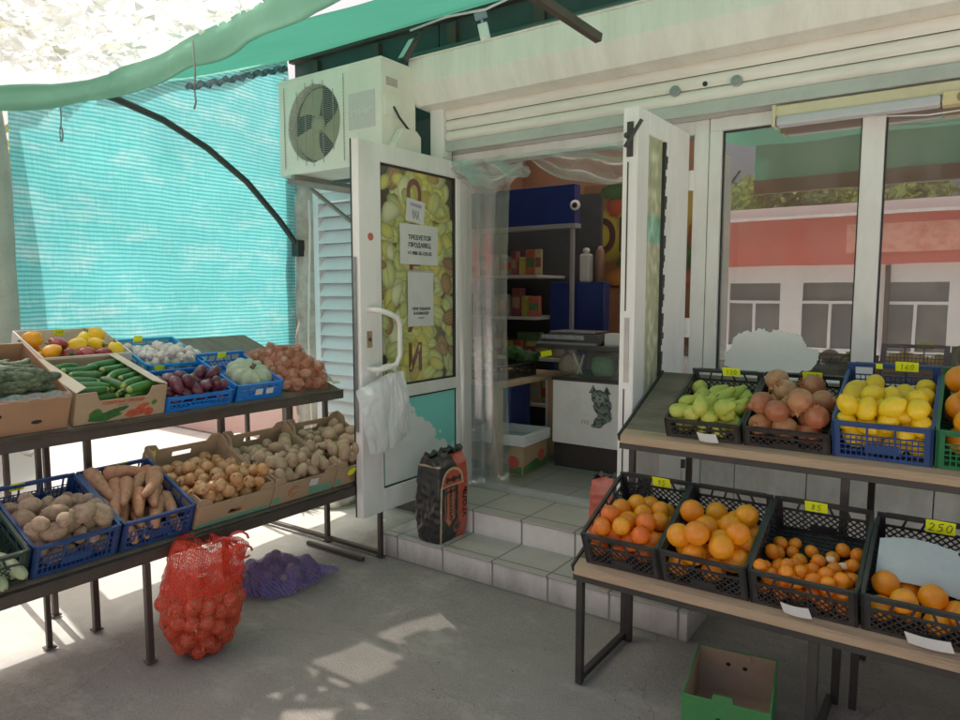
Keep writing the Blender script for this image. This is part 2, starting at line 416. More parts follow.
# facade wall pieces (left dark cladding, over-door, panels under the window)
b = MB(); b.box(-4.05, FY, 0, -2.76, FY+.16, 3.4); b.box(-2.76, FY, 2.62, 4.2, FY+.16, 3.4)
sh(b, 'wall', GREYWALL)
PANEL = mat_paint('white_wall_panel', (.88,.86,.83), (.42,.39,.35), 2.6, .75, .5, world=True, fine=.1)
b = MB()
for x0, x1 in ((-1.13,-.96),(-.955,-.62),(-.615,-.10),(-.095,.42),(.425,1.0),(1.005,1.6),(1.605,2.2),(2.205,2.8),(2.805,3.5),(3.505,4.2)):
    b.box(x0, FY-.02, .02, x1, FY+.06, 1.05)
sh(b, 'wall_panel', PANEL, bevel=.004)
b = MB(); b.box(-1.2, FY-.005, 0, 4.2, FY+.05, 1.04); sh(b, 'panel_backing', GREYWALL)
low_dirt(PANEL, .05, .75, (.22,.20,.17))
# interior shell
FLOORT = mat_tiles('grey_floor_tile', (.30,.29,.26), (.27,.26,.235), (.12,.115,.105), (.33,.33), rough=.3)
b = MB(); b.box(-4.0, FY+.0, .16, 4.2, 7.0, .29); sh(b, 'shop_floor', FLOORT)
BROWNWALL = mat_paint('brown_interior_wall', (.27,.115,.06), (.18,.075,.04), 2, .5, .7, world=True)
b = MB(); b.box(-4.0, 6.4, .29, 4.2, 6.5, 3.0); b.box(-4.05, FY+.165, .29, -3.95, 6.4, 3.0); b.box(4.1, FY+.165, .29, 4.2, 6.4, 3.0)
sh(b, 'interior_wall', BROWNWALL)
b = MB(); b.box(-4.05, FY+.16, 3.0, 4.2, 4.75, 3.1); b.box(-4.05,6.35,3.0,4.2,6.5,3.1); b.box(-4.05,4.75,3.0,-3.8,6.35,3.1); b.box(1.2,4.75,3.0,4.2,6.35,3.1); sh(b, 'ceiling', mat_paint('ceiling', (.5,.48,.45)))
b = MB(); b.add([(-3.8,4.75,3.05),(1.2,4.75,3.05),(1.2,6.35,3.05),(-3.8,6.35,3.05)], [(0,1,2,3)]); sh(b, 'added_daylight_panel', mat_trans('daylight_panel_sheet', (.5,.5,.48), (.52,.50,.46), .5), fixn=False)  # unseen translucent roof panel, added to let daylight brighten the interior
# left door jamb, lintel, window frames: white upvc
b = MB()
b.box(-2.76, FY-.03, .28, -2.68, FY+.07, 2.40)            # left jamb
b.box(-2.68, FY-.03, 2.33, -1.21, FY+.07, 2.40)           # head
b.box(-1.21, FY-.03, .20, -1.135, FY+.07, 2.40)           # right jamb
sh(b, 'door_frame', WHITE, bevel=.004)
b = MB(); b.box(-2.76, FY-.028, 2.402, 4.2, FY+.10, 2.62); sh(b, 'lintel', mat_paint('lintel_board', (.55,.54,.50), (.25,.23,.20), 2, .7, .5, world=True))
GLASS, nt, out = new_mat('window_glass')
tr = nd(nt, 'ShaderNodeBsdfTransparent', Color=(.62,.66,.62,1)); gl = nd(nt, 'ShaderNodeBsdfGlossy', Roughness=.0, Color=(.95,.97,.95,1))
mx = nd(nt, 'ShaderNodeMixShader', Fac=.38); nt.links.new(tr.outputs[0], mx.inputs[1]); nt.links.new(gl.outputs[0], mx.inputs[2])
gv = geopos(nt); gb_ = nd(nt, 'ShaderNodeBump', Strength=.008, Distance=.02); nt.links.new(noise(nt, gv, 2.6, 2, .4), gb_.inputs['Height']); nt.links.new(gb_.outputs[0], gl.inputs['Normal'])
df = nd(nt, 'ShaderNodeBsdfDiffuse', Color=(.62,.62,.58,1)); m2 = nd(nt, 'ShaderNodeMixShader')
nt.links.new(ramp(nt, noise(nt, geopos(nt, (1,1,.5)), 5, 7, .7), [(.35, (.02,)*3), (.75, (.15,)*3)]), m2.inputs[0]); nt.links.new(mx.outputs[0], m2.inputs[1]); nt.links.new(df.outputs[0], m2.inputs[2]); nt.links.new(m2.outputs[0], out.inputs[0])
def window(x0, x1, mull):
    z0, z1 = 1.06, 2.40
    f = MB()  # half see-through patch, added so the sun casts a streak on the ground
    f.box(x0, FY-.035, z1-.065, x1, FY+.06, z1); f.box(x0, FY-.035, z0, x1, FY+.06, z0+.06)
    xs = [x0]+mull+[x1-.065]
    f.box(x0, FY-.035, z0+.06, x0+.06, FY+.06, z1-.065); f.box(x1-.065, FY-.035, z0+.06, x1, FY+.06, z1-.065)
    for m_ in mull: f.box(m_-.045, FY-.037, z0+.06, m_+.045, FY+.06, z1-.065)
    fr = sh(f, 'window', WHITE, bevel=.005)
    edges = [x0+.06]+[e for m_ in mull for e in (m_-.045, m_+.045)]+[x1-.065]
    for a, c_ in zip(edges[::2], edges[1::2]):
        p = MB(); p.add([(a,FY+.0,z0+.06),(c_,FY+.0,z0+.06),(c_,FY+.0,z1-.065),(a,FY+.0,z1-.065)], [(0,1,2,3)])
        p.build('pane', GLASS, fr)
        s_ = MB(); 
        for q in ((a,z0+.06,a+.008,z1-.065),(c_-.008,z0+.06,c_,z1-.065),(a+.008,z0+.06,c_-.008,z0+.068),(a+.008,z1-.073,c_-.008,z1-.065)):
            s_.box(q[0], FY-.012, q[1], q[2], FY-.002, q[3])
        s_.build('seal', RUBBER, fr)
window(-1.13, 2.6, [-.405, .75, 1.7])
b = MB(); b.box(2.6, FY, 1.13, 4.2, FY+.1, 2.4); sh(b, 'side_wall', WHITE)
# roller shutter box + slats + bottom bar
b = MB()
prof = [(3.33,2.92),(3.33,2.78),(3.40,2.665),(3.62,2.655),(3.64,2.655),(3.64,2.95),(3.36,2.95)]
n = len(prof); x0, x1 = -2.87, 4.2
b.add([(x0,y,z) for y,z in prof]+[(x1,y,z) for y,z in prof], [list(range(n)), list(range(2*n-1,n-1,-1))]+[(i,(i+1)%n,(i+1)%n+n,i+n) for i in range(n)])
b.box(x0-.006, 3.322, 2.926, x1, 3.36, 2.934)
sb = sh(b, 'shutter_box', CREAM, bevel=.006)
for i, z in enumerate((2.600, 2.535, 2.470)):
    s_ = MB()
    pr = [(3.545,z),(3.527,z+.015),(3.523,z+.033),(3.530,z+.052),(3.545,z+.060)]
    s_.add([(-2.74,y,zz) for y,zz in pr]+[(4.2,y,zz) for y,zz in pr], [(k,k+1,k+6,k+5) for k in range(4)])
    sh(s_, 'shutter_slat', SLAT, smooth=True)
b = MB(); b.box(-2.74, 3.528, 2.405, 4.2, 3.552, 2.466); sh(b, 'shutter_end_bar', mat_paint('grey_green_bar', (.44,.47,.43), (.2,.2,.18), 3, .5, .4, world=True), bevel=.004)
b = MB(); b.box(-2.84, 3.50, 2.30, -2.745, 3.60, 2.66); sh(b, 'shutter_guide', WHITE, bevel=.004)
for x in (-1.28, -.98):
    b = MB(); b.tube([(x,3.535,2.535),(x,3.508,2.535)], .026, 20); b.tube([(x,3.508,2.535),(x,3.500,2.535)], .014, 16)
    sh(b, 'shutter_lock', STEEL, bevel=.003)
b = MB(); b.tube([(-1.13,3.52,2.545),(-1.13,3.512,2.545)], .012, 14); sh(b, 'shutter_plug', RUBBER)
# parapet boards, pipe and brackets above the box
b = MB(); b.box(-4.25, FY-.012, 2.66, -2.88, FY-.002, 3.4); b.box(-2.87, FY-.012, 2.955, 4.2, FY-.002, 3.4); sh(b, 'fascia_board', TEALDARK)
b = MB(); b.tube([(-2.98,3.52,3.005),(4.2,3.52,3.005)], .032, 14); sh(b, 'conduit_pipe', mat_paint('pipe_grey', (.10,.09,.085), (.05,.04,.035), 6, .6, .6, world=True), smooth=True)
for x in (-4.0,-3.4,-2.75,-2.12,-1.45,-.7):
    b = MB(); b.box(x-.035, FY-.05, 3.02, x+.035, FY-.012, 3.2); sh(b, 'bracket', BROWNIRON)
# --- double door leaves (open at right angles to the front)
def door_leaf(side):
    p = []
    return p
XL = -2.66
df = MB()                                                   # left leaf: plane x = XL, y 2.67..3.63
y0, y1, z0, z1 = 2.68, 3.63, .30, 2.335
def xbox(m_, ya, za, yb, zb, xa=XL-.052, xb=XL, mi=0): m_.box(xa, ya, za, xb, yb, zb, mi)
xbox(df, y0, z0, y0+.17, z1); xbox(df, y1-.10, z0, y1, z1)
xbox(df, y0+.17, z1-.10, y1-.10, z1); xbox(df, y0+.17, z0, y1-.10, z0+.13)
xbox(df, y0+.17, .93, y1-.10, 1.0)
leaf = sh(df, 'door', WHITE, bevel=.006)
s_ = MB()
for (ya, za, yb, zb) in ((y0+.17,1.0,y1-.10,z1-.10),(y0+.17,z0+.13,y1-.10,.93)):
    for q in ((ya,za,ya+.01,zb),(yb-.01,za,yb,zb),(ya+.01,za,yb-.01,za+.01),(ya+.01,zb-.01,yb-.01,zb)):
        xbox(s_, q[0], q[1], q[2], q[3], XL-.03, XL-.008)
s_.box(XL-.056, y0-.004, z0, XL-.048, y0+.0, z1)
s_.build('rubber_seal', RUBBER, leaf)
# nut picture behind the upper glass
def nutpic():
    rs = np.random.RandomState(5)
    els = []
    for k in range(260):
        cx, cy = rs.rand(), rs.rand()*2.05
        kind = rs.choice(4, p=[.52,.20,.16,.12])
        a = rs.uniform(.075,.145); bb = a*rs.uniform(.5,.72); th = rs.uniform(0, math.pi)
        els.append((cx, cy, a, bb, th, kind, rs.rand()))
    def fn(u, v):
        v2 = v*2.05
        col = np.tile(np.array([.05,.03,.02]), (len(u), 1))
        for cx, cy, a, bb, th, kind, q in els:
            dx = u-cx; dy = v2-cy
            x = (dx*math.cos(th)+dy*math.sin(th))/a; y = (-dx*math.sin(th)+dy*math.cos(th))/bb
            if kind == 3: y = y + .5*x*x - .25
            d = x*x+y*y
            m_ = d < 1
            base = np.array([[.74,.78,.30],[.88,.78,.17],[.44,.23,.10],[.82,.82,.48]][kind])*(.75+.4*q)
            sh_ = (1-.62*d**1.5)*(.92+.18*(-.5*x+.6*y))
            c_ = base[None, :]*sh_[:, None]
            if kind == 0:
                line = np.exp(-((y-.08-.15*np.sin(x*2))/.10)**2)
                c_ = c_*(1-.55*line[:, None])+np.array([.42,.45,.05])*.35*line[:, None]
            elif kind == 2:
                c_ = c_*(1+.25*np.sin(y*16)[:, None])
            col[m_] = c_[m_]
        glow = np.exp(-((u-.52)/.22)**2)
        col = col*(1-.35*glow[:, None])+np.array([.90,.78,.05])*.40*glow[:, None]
        return col
    return fn
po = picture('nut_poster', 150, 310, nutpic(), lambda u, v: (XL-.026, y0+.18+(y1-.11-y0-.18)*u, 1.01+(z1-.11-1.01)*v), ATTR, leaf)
for ch, z in (('О', 2.085), ('Р', 1.83), ('Е', 1.62), ('Х', 1.375), ('И', 1.14)):
    text_mesh(ch, .215, LETTERRED, M_facing_x(XL-.024, 3.155, z), leaf, 'letter', bold=.008, sx=.85)
GL2 = mat_film('door_glass', (.93,.95,.93), .07, .02, .02)
pg = MB(); pg.add([(XL-.020,y0+.17,1.0),(XL-.020,y1-.10,1.0),(XL-.020,y1-.10,z1-.10),(XL-.020,y0+.17,z1-.10)], [(0,1,2,3)]); pg.build('pane', GL2, leaf)
# lower panel: white film with a torn teal area at the upper right
def lowpic(u, v):
    n_ = np.array([mnoise.noise(Vector((a*5, b*7, 3)))*.16 + mnoise.noise(Vector((a*22, b*9, 8)))*.10 for a, b in zip(u, v)])
    vb = np.interp(u, [0,.12,.40,.58,.72,.85,1.0], [1.1,.97,.84,.66,.47,.34,.26])
    teal = (v > vb+n_*1.1) | (u > .975) & (v > .12) | (u < .012) & (v < .38)
    stain = np.array([mnoise.noise(Vector((a*3, b*4, 11))) for a, b in zip(u, v)])
    col = np.where(teal[:, None], np.array([.17,.64,.58]), np.array([.80,.82,.81])*(1-.10*np.abs(stain))[:, None])
    return col
picture('lower_panel', 120, 130, lowpic, lambda u, v: (XL-.012, y0+.18+(y1-.11-y0-.18)*u, z0+.14+(.92-z0-.14)*v), ATTR, leaf)
h = MB(); h.tube([(XL,2.735,1.44),(XL+.075,2.735,1.44),(XL+.09,2.79,1.425),(XL+.095,2.86,1.40),(XL+.095,2.885,1.36),(XL+.095,2.885,1.19),(XL+.09,2.86,1.14),(XL+.075,2.79,1.125),(XL+.07,2.735,1.12),(XL,2.735,1.12)], .0145, 12)
h.build('handle', WHITE, leaf, smooth=True)
h = MB(); h.box(XL, 2.725, 1.235, XL+.004, 2.765, 1.325); h.build('lock_plate', mat_paint('worn_brass', (.45,.33,.18), (.2,.1,.06), 20, .6, .4, metal=.5), leaf, bevel=.001)
h = MB(); h.tube([(XL,2.745,1.28),(XL+.007,2.745,1.28)], .010, 14); h.build('keyhole', BROWNIRON, leaf)
h = MB(); h.box(XL-.040, y0-.010, .78, XL-.018, y0-.005, 1.72); h.build('lock_strip', STEEL, leaf)
h = MB(); h.tube([(XL,2.765,1.83),(XL+.002,2.765,1.83)], .021, 18); h.build('sticker', mat_paint('red_sticker', (.55,.10,.08), rough=.5), leaf)
# right leaf at x = -1.25
XR = -1.225
rf = MB(); ya, yb = 2.93, 3.60
rf.box(XR-.07, ya, .30, XR, ya+.13, 2.335); rf.box(XR-.07, yb-.32, .30, XR, yb, 2.335)
rf.box(XR-.07, ya+.13, 2.235, XR, yb-.32, 2.335); rf.box(XR-.07, ya+.13, .30, XR, yb-.32, .42); rf.box(XR-.07, ya+.13, .93, XR, yb-.32, 1.0)
rl = sh(rf, 'door', WHITE, bevel=.006); rl['label'] = 'weathered right door leaf seen nearly edge on'
def faded(u, v):
    n_ = np.array([mnoise.noise(Vector((a*6, b*22, 5))) for a, b in zip(u, v)])
    band = np.where((v[:, None] > .62) & (v[:, None] < .72), np.array([.20,.42,.28]), np.where(v[:, None] < .62, np.array([.46,.45,.27]), np.array([.42,.43,.24])))
    return band*(1+.45*n_[:, None])+np.clip(n_, 0, 1)[:, None]*.25
picture('faded_poster', 40, 90, faded, lambda u, v: (XR-.014, ya+.132+(yb-.322-ya-.132)*u, 1.0+1.235*v), ATTR, rl)
def faded2(u, v): return faded(u, v*.5)*.9
picture('faded_poster', 40, 60, faded2, lambda u, v: (XR-.056, ya+.132+(yb-.322-ya-.132)*u, 1.0+1.235*v), ATTR, rl)
h = MB(); h.box(XR-.02, ya+.13, .42, XR-.012, yb-.32, .93); h.build('lower_panel', PANEL, rl)
h = MB()
for k in range(40):
    z = 1.0+1.235*k/40; h.box(XR-.013, yb-.346, z, XR+.002, yb-.322+.012*math.sin(k*2.1)+.008*math.sin(k*5.3), z+.031)
h.build('old_sealant', RUBBER, rl)
h = MB(); h.tube([(XR-.035,ya-.0,2.205),(XR-.035,ya-.045,2.205)], .013, 10); h.bar((XR-.04,ya-.045,2.155),(XR+.035,ya-.045,2.262),.02,.012); h.box(XR-.05,ya-.006,2.12,XR-.02,ya,2.27)
h.build('handle', BLACKIRON, rl, bevel=.002)
h = MB(); h.box(XR-.045, ya-.004, 1.13, XR-.022, ya, 1.42); h.build('lock_plate', STEEL, rl, bevel=.001)
h = MB(); h.box(XR-.046, ya-.003, .31, XR-.040, ya+.001, 1.1); h.box(XR-.046, ya-.003, 1.45, XR-.040, ya+.001, 2.1); h.build('rebate_line', RUBBER, rl)
for z in (.55, 1.35, 2.1):
    h = MB(); h.tube([(XR+.012,yb+.004,z-.05),(XR+.012,yb+.004,z+.05)], .016, 12); h.build('hinge', WHITE, rl, bevel=.003)

# steps (tiled)
TREAD = mat_tiles('tread_tile', (.45,.41,.36), (.41,.375,.325), (.10,.095,.085), (.33,.33), rough=.4)
RISER = mat_tiles('riser_tile', (.84,.80,.76), (.78,.74,.70), (.16,.15,.14), (.33,.30), axes='XZ', rough=.3)
low_dirt(RISER, .0, .16, (.20,.18,.155))
st = thing('entrance_steps', 'two low tiled steps leading up to the open shop door', 'steps', (-1.9, 3.1, 0))
def step(x0, y0_, x1, y1_, z0_, z1_, par=st):
    b = MB(); b.box(x0, y0_, z0_, x1, y1_, z1_-.012); o = b.build('riser', RISER, par, M=T(1.9,-3.1,0), bevel=.003)
    b = MB(); b.box(x0-.006, y0_-.008, z1_-.012, x1+.006, y1_, z1_); b.build('tread', TREAD, par, M=T(1.9,-3.1,0), bevel=.003)
step(-2.74, 2.93, -.95, 3.22, -.01, .14); step(-2.66, 3.22, -.98, FY-.035, -.01, .28)
b = MB(); b.box(-2.68, FY-.03, .2, -1.21, FY+.05, .305); sh(b, 'threshold', mat_paint('threshold', (.45,.46,.45), (.2,.2,.18), 6, .5, .4))

# ------------------------------------------------------------------ interior furnishing
cn = thing('shop_counter', 'white shop counter with a glass display shelf and cat drawing inside the doorway', 'counter', (-2.0, 4.35, .29))
def ch(mb, name, mats, par, loc, **k): return mb.build(name, mats, par, M=T(-loc[0], -loc[1], -loc[2]), **k)
L = (-2.0, 4.35, .29)
INWHITE = mat_paint('counter_white', (.86,.86,.84), (.5,.48,.44), 3, .4, .5, world=True)
b = MB(); b.box(-2.42, 4.35, .47, -.6, 4.9, .915); ch(b, 'front_panel', INWHITE, cn, L)
b = MB(); b.box(-2.42, 4.38, .29, -.6, 4.9, .47); b.box(-2.43, 4.345, .915, -.6, 4.9, .935); ch(b, 'plinth', mat_paint('dark_plinth', (.03,.022,.02), rough=.6), cn, L)
b = MB(); b.box(-2.57, 4.36, 1.135, -.6, 4.9, 1.165); ch(b, 'counter_top', mat_paint('dark_counter', (.035,.03,.03), rough=.35), cn, L)
b = MB(); b.add([(-2.42,4.36,.94),(-.6,4.36,.94),(-.6,4.36,1.13),(-2.42,4.36,1.13)], [(0,1,2,3)]); ch(b, 'display_glass', mat_film('display_glass', (.85,.9,.88), .10, .03), cn, L)
b = MB(); b.box(-2.42, 4.88, .94, -.6, 4.9, 1.13); ch(b, 'back_panel', mat_paint('display_back', (.2,.17,.14)), cn, L)
# cat drawing on the panel
CATM = []
def catpic(u, v):
    out_ = np.tile(np.array([.80,.79,.77]), (len(u), 1)); n0 = np.array([mnoise.noise(Vector((a*9, b_*9, 2))) for a, b_ in zip(u, v)])
    def blob(cx, cy, a, b_, th=0):
        dx = u-cx; dy = v-cy
        x = (dx*math.cos(th)+dy*math.sin(th))/a; y = (-dx*math.sin(th)+dy*math.cos(th))/b_
        return x*x+y*y+.35*n0 < 1
    def tri(cx, cy, w_, h_): return (v > cy) & (v < cy+h_) & (np.abs(u-cx) < w_*(1-(v-cy)/h_))
    body = blob(.52,.70,.27,.17) | tri(.34,.78,.12,.20) | tri(.70,.78,.12,.19) | blob(.60,.50,.24,.20,.3) | blob(.66,.32,.19,.20,.5) | blob(.52,.16,.13,.16,-.7) | blob(.40,.06,.11,.05)
    st_ = np.sin((v*38+5*(u-.5)**2*8+n0*5)) > .35
    col = np.where(st_[:, None], np.array([.045,.06,.055]), np.array([.15,.185,.17]))*(1+.5*n0)[:, None]
    out_[body] = col[body]
    face = blob(.52,.66,.12,.07) ; out_[face & body] = (.26,.30,.28)
    for ex in (.42,.63): out_[((u-ex)/.055)**2+((v-.735)/.030)**2 < 1] = (.40,.46,.36); out_[((u-ex)/.022)**2+((v-.735)/.024)**2 < 1] = (.01,.01,.01)
    out_[((u-.52)/.03)**2+((v-.665)/.016)**2 < 1] = (.03,.03,.03)
    paw = (u > .02) & (u < .26) & (np.sin((u-.3*v)*85) > .55) & (v > .07) & (v < .17); out_[paw] = (.22,.22,.22)
    CATM[:] = list(body | paw); return out_
cp_ = picture('cat_picture', 70, 100, catpic, lambda u, v: (-2.17-(-2.0)+.28*u-.03, -.004, .60-.29+.31*v), ATTRMATT, cn)
import bmesh as _bm
_b = _bm.new(); _b.from_mesh(cp_.data); _b.verts.ensure_lookup_table(); _bm.ops.delete(_b, geom=[f for f in _b.faces if not any(CATM[q.index] for q in f.verts)], context='FACES'); _b.to_mesh(cp_.data); _b.free()
# goods in the display: bags of greens, pink box, labels
for x, c, nm, lab in ((-2.36,(.20,.13,.08),'snack_bag','brown packet in the counter display beside the green one'),(-2.1,(.05,.16,.06),'snack_bag','green packet of herbs in the counter display'),(-1.9,(.42,.13,.12),'snack_bag','pink packet at the right end of the counter display')):
    b = MB(); b.sphere((0,0,.085), (.10,.05,.09), 24, 16, fn=lambda d: (1-.30*max(0,d[2])**2)*(abs(d[0])**4+abs(d[2])**4+abs(d[1])**4)**-.25*.86*(1+.16*mnoise.noise(Vector(d)*2.4+Vector((x,0,0)))))
    o = b.build(nm, mat_fruit(nm+str(x), c, tuple(k*1.6 for k in c), (.5,.5,.45), .35, 30, .3, .4, 30), M=T(x, 4.5, .94), smooth=True); tag(o, lab, 'packet')
tg = MB(); tg.box(-.045,0,0,.045,.002,.04); o = tg.build('price_tag', TAGY, M=T(-2.47, 4.34, 1.08)@RY(-12)); tag(o, 'yellow price tag at the left end of the counter display', 'price tag')
b = MB(); b.bar((-2.24,4.44,.96),(-2.29,4.40,1.11),.012); b.bar((-2.27,4.44,.96),(-2.215,4.42,1.10),.010); o = b.build('wooden_sticks', CARDPALE); tag(o, 'two pale wooden sticks leaning in the counter display', 'sticks')
# scale on the counter
sc = thing('weighing_scale', 'dark electronic weighing scale with keypad on the counter', 'scale', (-2.32, 4.55, 1.165))
DKPL = mat_paint('scale_dark', (.04,.04,.045), rough=.35); 
b = MB(); b.prism([(-.25,.0),(.22,.0),(.24,.03),(.20,.075),(-.2,.075),(-.25,.04)], .26, T(0,-.12,0)); b.build('body', DKPL, sc, bevel=.006)
b = MB(); b.box(-.24,-.128,.036,.10,-.121,.066); b.build('keypad', mat_paint('keypad', (.33,.35,.38), (.08,.08,.1), 40, .9, .4), sc)
b = MB(); b.box(-.19,-.10,.08,.17,.13,.092); b.build('weighing_plate', STEEL, sc, bevel=.004)
b = MB(); b.box(-.27,-.13,-.0,.2,-.122,.014); b.build('ledge', mat_paint('ledge', (.3,.3,.3)), sc)
b = MB(); b.sphere((0,0,.03), (.055,.04,.03), 14, 8); o = b.build('lemon', mat_fruit('pale_lemon', (.5,.42,.05), (.6,.5,.1)), M=T(-2.52,4.66,1.165), smooth=True); tag(o, 'single yellow fruit left of the weighing scale', 'fruit')
b = MB(); b.box(-.055,-.05,0,.055,.05,.085); o = b.build('paper_pack', PAPER, M=T(-2.02,4.5,1.165), bevel=.004); tag(o, 'small white paper pack right of the scale', 'pack')
# wooden bench with crate
LB = (-2.9, 4.2, .29)
bn = thing('wooden_bench', 'bare timber bench with square legs inside the shop at the left of the doorway', 'bench', LB)
TIMB = mat_paint('raw_timber', (.50,.32,.18), (.33,.19,.10), 3, .5, .6, streak=(4,4,.4), world=True)
b = MB(); b.box(-3.5, 3.84, .905, -2.5, 4.72, .935); ch(b, 'bench_top', mat_paint('chipboard', (.42,.27,.16), (.25,.16,.1), 12, .6, .7, world=True), bn, LB, bevel=.003)
for x, y in ((-2.585,3.88),(-2.585,4.64),(-3.42,3.88),(-3.42,4.64),(-2.93,4.5)):
    b = MB(); b.box(x-.032, y-.025, .29, x+.032, y+.025, .905); ch(b, 'leg', TIMB, bn, LB, bevel=.003)
b = MB(); b.box(-2.68, 4.70, .29, -2.45, 4.73, .9); o = b.build('white_board', INWHITE); tag(o, 'plain white board standing behind the timber bench', 'board')
b = MB(); b.box(-3.4, 4.3, .5, -2.75, 4.6, .85); o = b.build('blue_tub', mat_paint('blue_dull', (.03,.06,.22), rough=.5), bevel=.02); tag(o, 'dark blue tub under the timber bench behind the curtain', 'tub')
def cbox_poly(w, h, notch=None, tab=None):
    return [(-w/2,0),(w/2,0),(w/2,h),(-w/2,h)]

# plastic crates and cardboard trays -------------------------------------------------
def crate_mesh(name, W, D, H, mat, style='grid', Hb=None):
    """open plastic crate, local x centred, y from 0 (front) to D, z up"""
    b = MB(); t = .006; Hb = Hb or H
    def wall(P, Lw, h, nrm):   # P(s,z)->point on the outer skin, nrm inward offset
        def bx(s0, z0_, s1, z1_, th=t, off=0.0):
            a = [P(s0,z0_),P(s1,z0_),P(s1,z1_),P(s0,z1_)]
            vs = [p+nrm*off for p in a]+[p+nrm*(off+th) for p in a]
            b.add(vs, [(0,1,2,3),(7,6,5,4),(0,4,5,1),(1,5,6,2),(2,6,7,3),(3,7,4,0)])
        def strip(s0, z0_, s1, z1_, wd):
            d = Vector((s1-s0, z1_-z0_)); n_ = Vector((-d.y, d.x)).normalized()*wd/2
            a = [P(s0-n_.x,z0_-n_.y),P(s1-n_.x,z1_-n_.y),P(s1+n_.x,z1_+n_.y),P(s0+n_.x,z0_+n_.y)]
            vs = [p+nrm*.001 for p in a]+[p+nrm*.005 for p in a]
            b.add(vs, [(0,1,2,3),(7,6,5,4),(0,4,5,1),(1,5,6,2),(2,6,7,3),(3,7,4,0)])
        cw = .026
        bx(0,0,cw,h,.010); bx(Lw-cw,0,Lw,h,.010)                # corner posts
        bx(cw,h-.016,Lw-cw,h,.012,-.003); bx(cw,0,Lw-cw,.014,t)  # rims
        zt = h-.016
        zm = zt-.036 if h > .1 else zt-.02
        if style == 'diamond':
            bx(cw,zm-.004,Lw-cw,zm+.004)                          # rail under the hand slots
            for k in range(1, 5):
                s = cw+(Lw-2*cw)*k/5; sl = .012*(1 if k < 3 else -1)
                strip(s-sl/2, zm, s+sl/2, zt, .008)
            n_ = int((Lw-2*cw)/.024); hh = zm-.014; st_ = (Lw-2*cw)/n_
            for k in range(-int(hh/st_)-1, n_+1):
                for sg in (1, -1):
                    s0 = cw+k*st_; s1 = s0+hh
                    a0, z0_, a1, z1_ = s0, .014, s1, zm
                    if a0 < cw: z0_ += cw-a0; a0 = cw
                    if a1 > Lw-cw: z1_ -= a1-(Lw-cw); a1 = Lw-cw
                    if a1-a0 < .004: continue
                    if sg < 0: a0, a1 = Lw-a0, Lw-a1
                    strip(a0, z0_, a1, z1_, .0045)
            bx(Lw*.36, .014, Lw*.64, .014+hh*.35, t*.8)            # name plate (blank)
        else:
            nv = int((Lw-2*cw)/.016)
            for k in range(1, nv):
                s = cw+(Lw-2*cw)*k/nv
                if k % 5 == 0: bx(s-.0035, .014, s+.0035, zt, t)
                else: strip(s, .014, s, zm, .0038)
            nh = max(2, int((zm-.014)/.019))
            for k in range(nh):
                z = .014+(zm-.014)*(k+1)/nh; bx(cw, z-.0022, Lw-cw, z+.0022, t*.75, .0005)
            bx(Lw*.34, .014+.2*(zm-.014), Lw*.68, .014+.62*(zm-.014), t*.9, -.0012)
    V = Vector
    wall(lambda s, z: V((-W/2+s,0,z)), W, H, V((0,1,0)))
    wall(lambda s, z: V((-W/2+s,D,z)), W, Hb, V((0,-1,0)))
    wall(lambda s, z: V((-W/2,s,z)), D, H, V((1,0,0)))
    wall(lambda s, z: V((W/2,s,z)), D, H, V((-1,0,0)))
    # floor grid
    for k in range(int(W/.02)):
        s = -W/2+.01+k*.02; b.box(s, .004, .002, s+.009, D-.004, .006)
    for k in range(int(D/.02)):
        s = .01+k*.02; b.box(-W/2+.004, s, .0045, W/2-.004, s+.009, .0085)
    import bmesh
    me = b.mesh(name, mat)
    bm = bmesh.new(); bm.from_mesh(me); bmesh.ops.recalc_face_normals(bm, faces=bm.faces); bm.to_mesh(me); bm.free()
    return me
def RM(x, y, z, tilt): return T(x, y, z) @ RX(tilt)                     # right stand: depth along +Y
def LM(x, y, z, tilt, yaw=0): return T(x, y, z) @ RZ(90+yaw) @ RX(tilt)       # left stand: depth along -X, width along +Y
def crate(M, W, D, H, mat, style, label, group=None, Hb=None, name='plastic_crate'):
    o = link(name, crate_mesh(name, W, D, H, mat, style, Hb), None, M)
    return tag(o, label, 'crate', group)

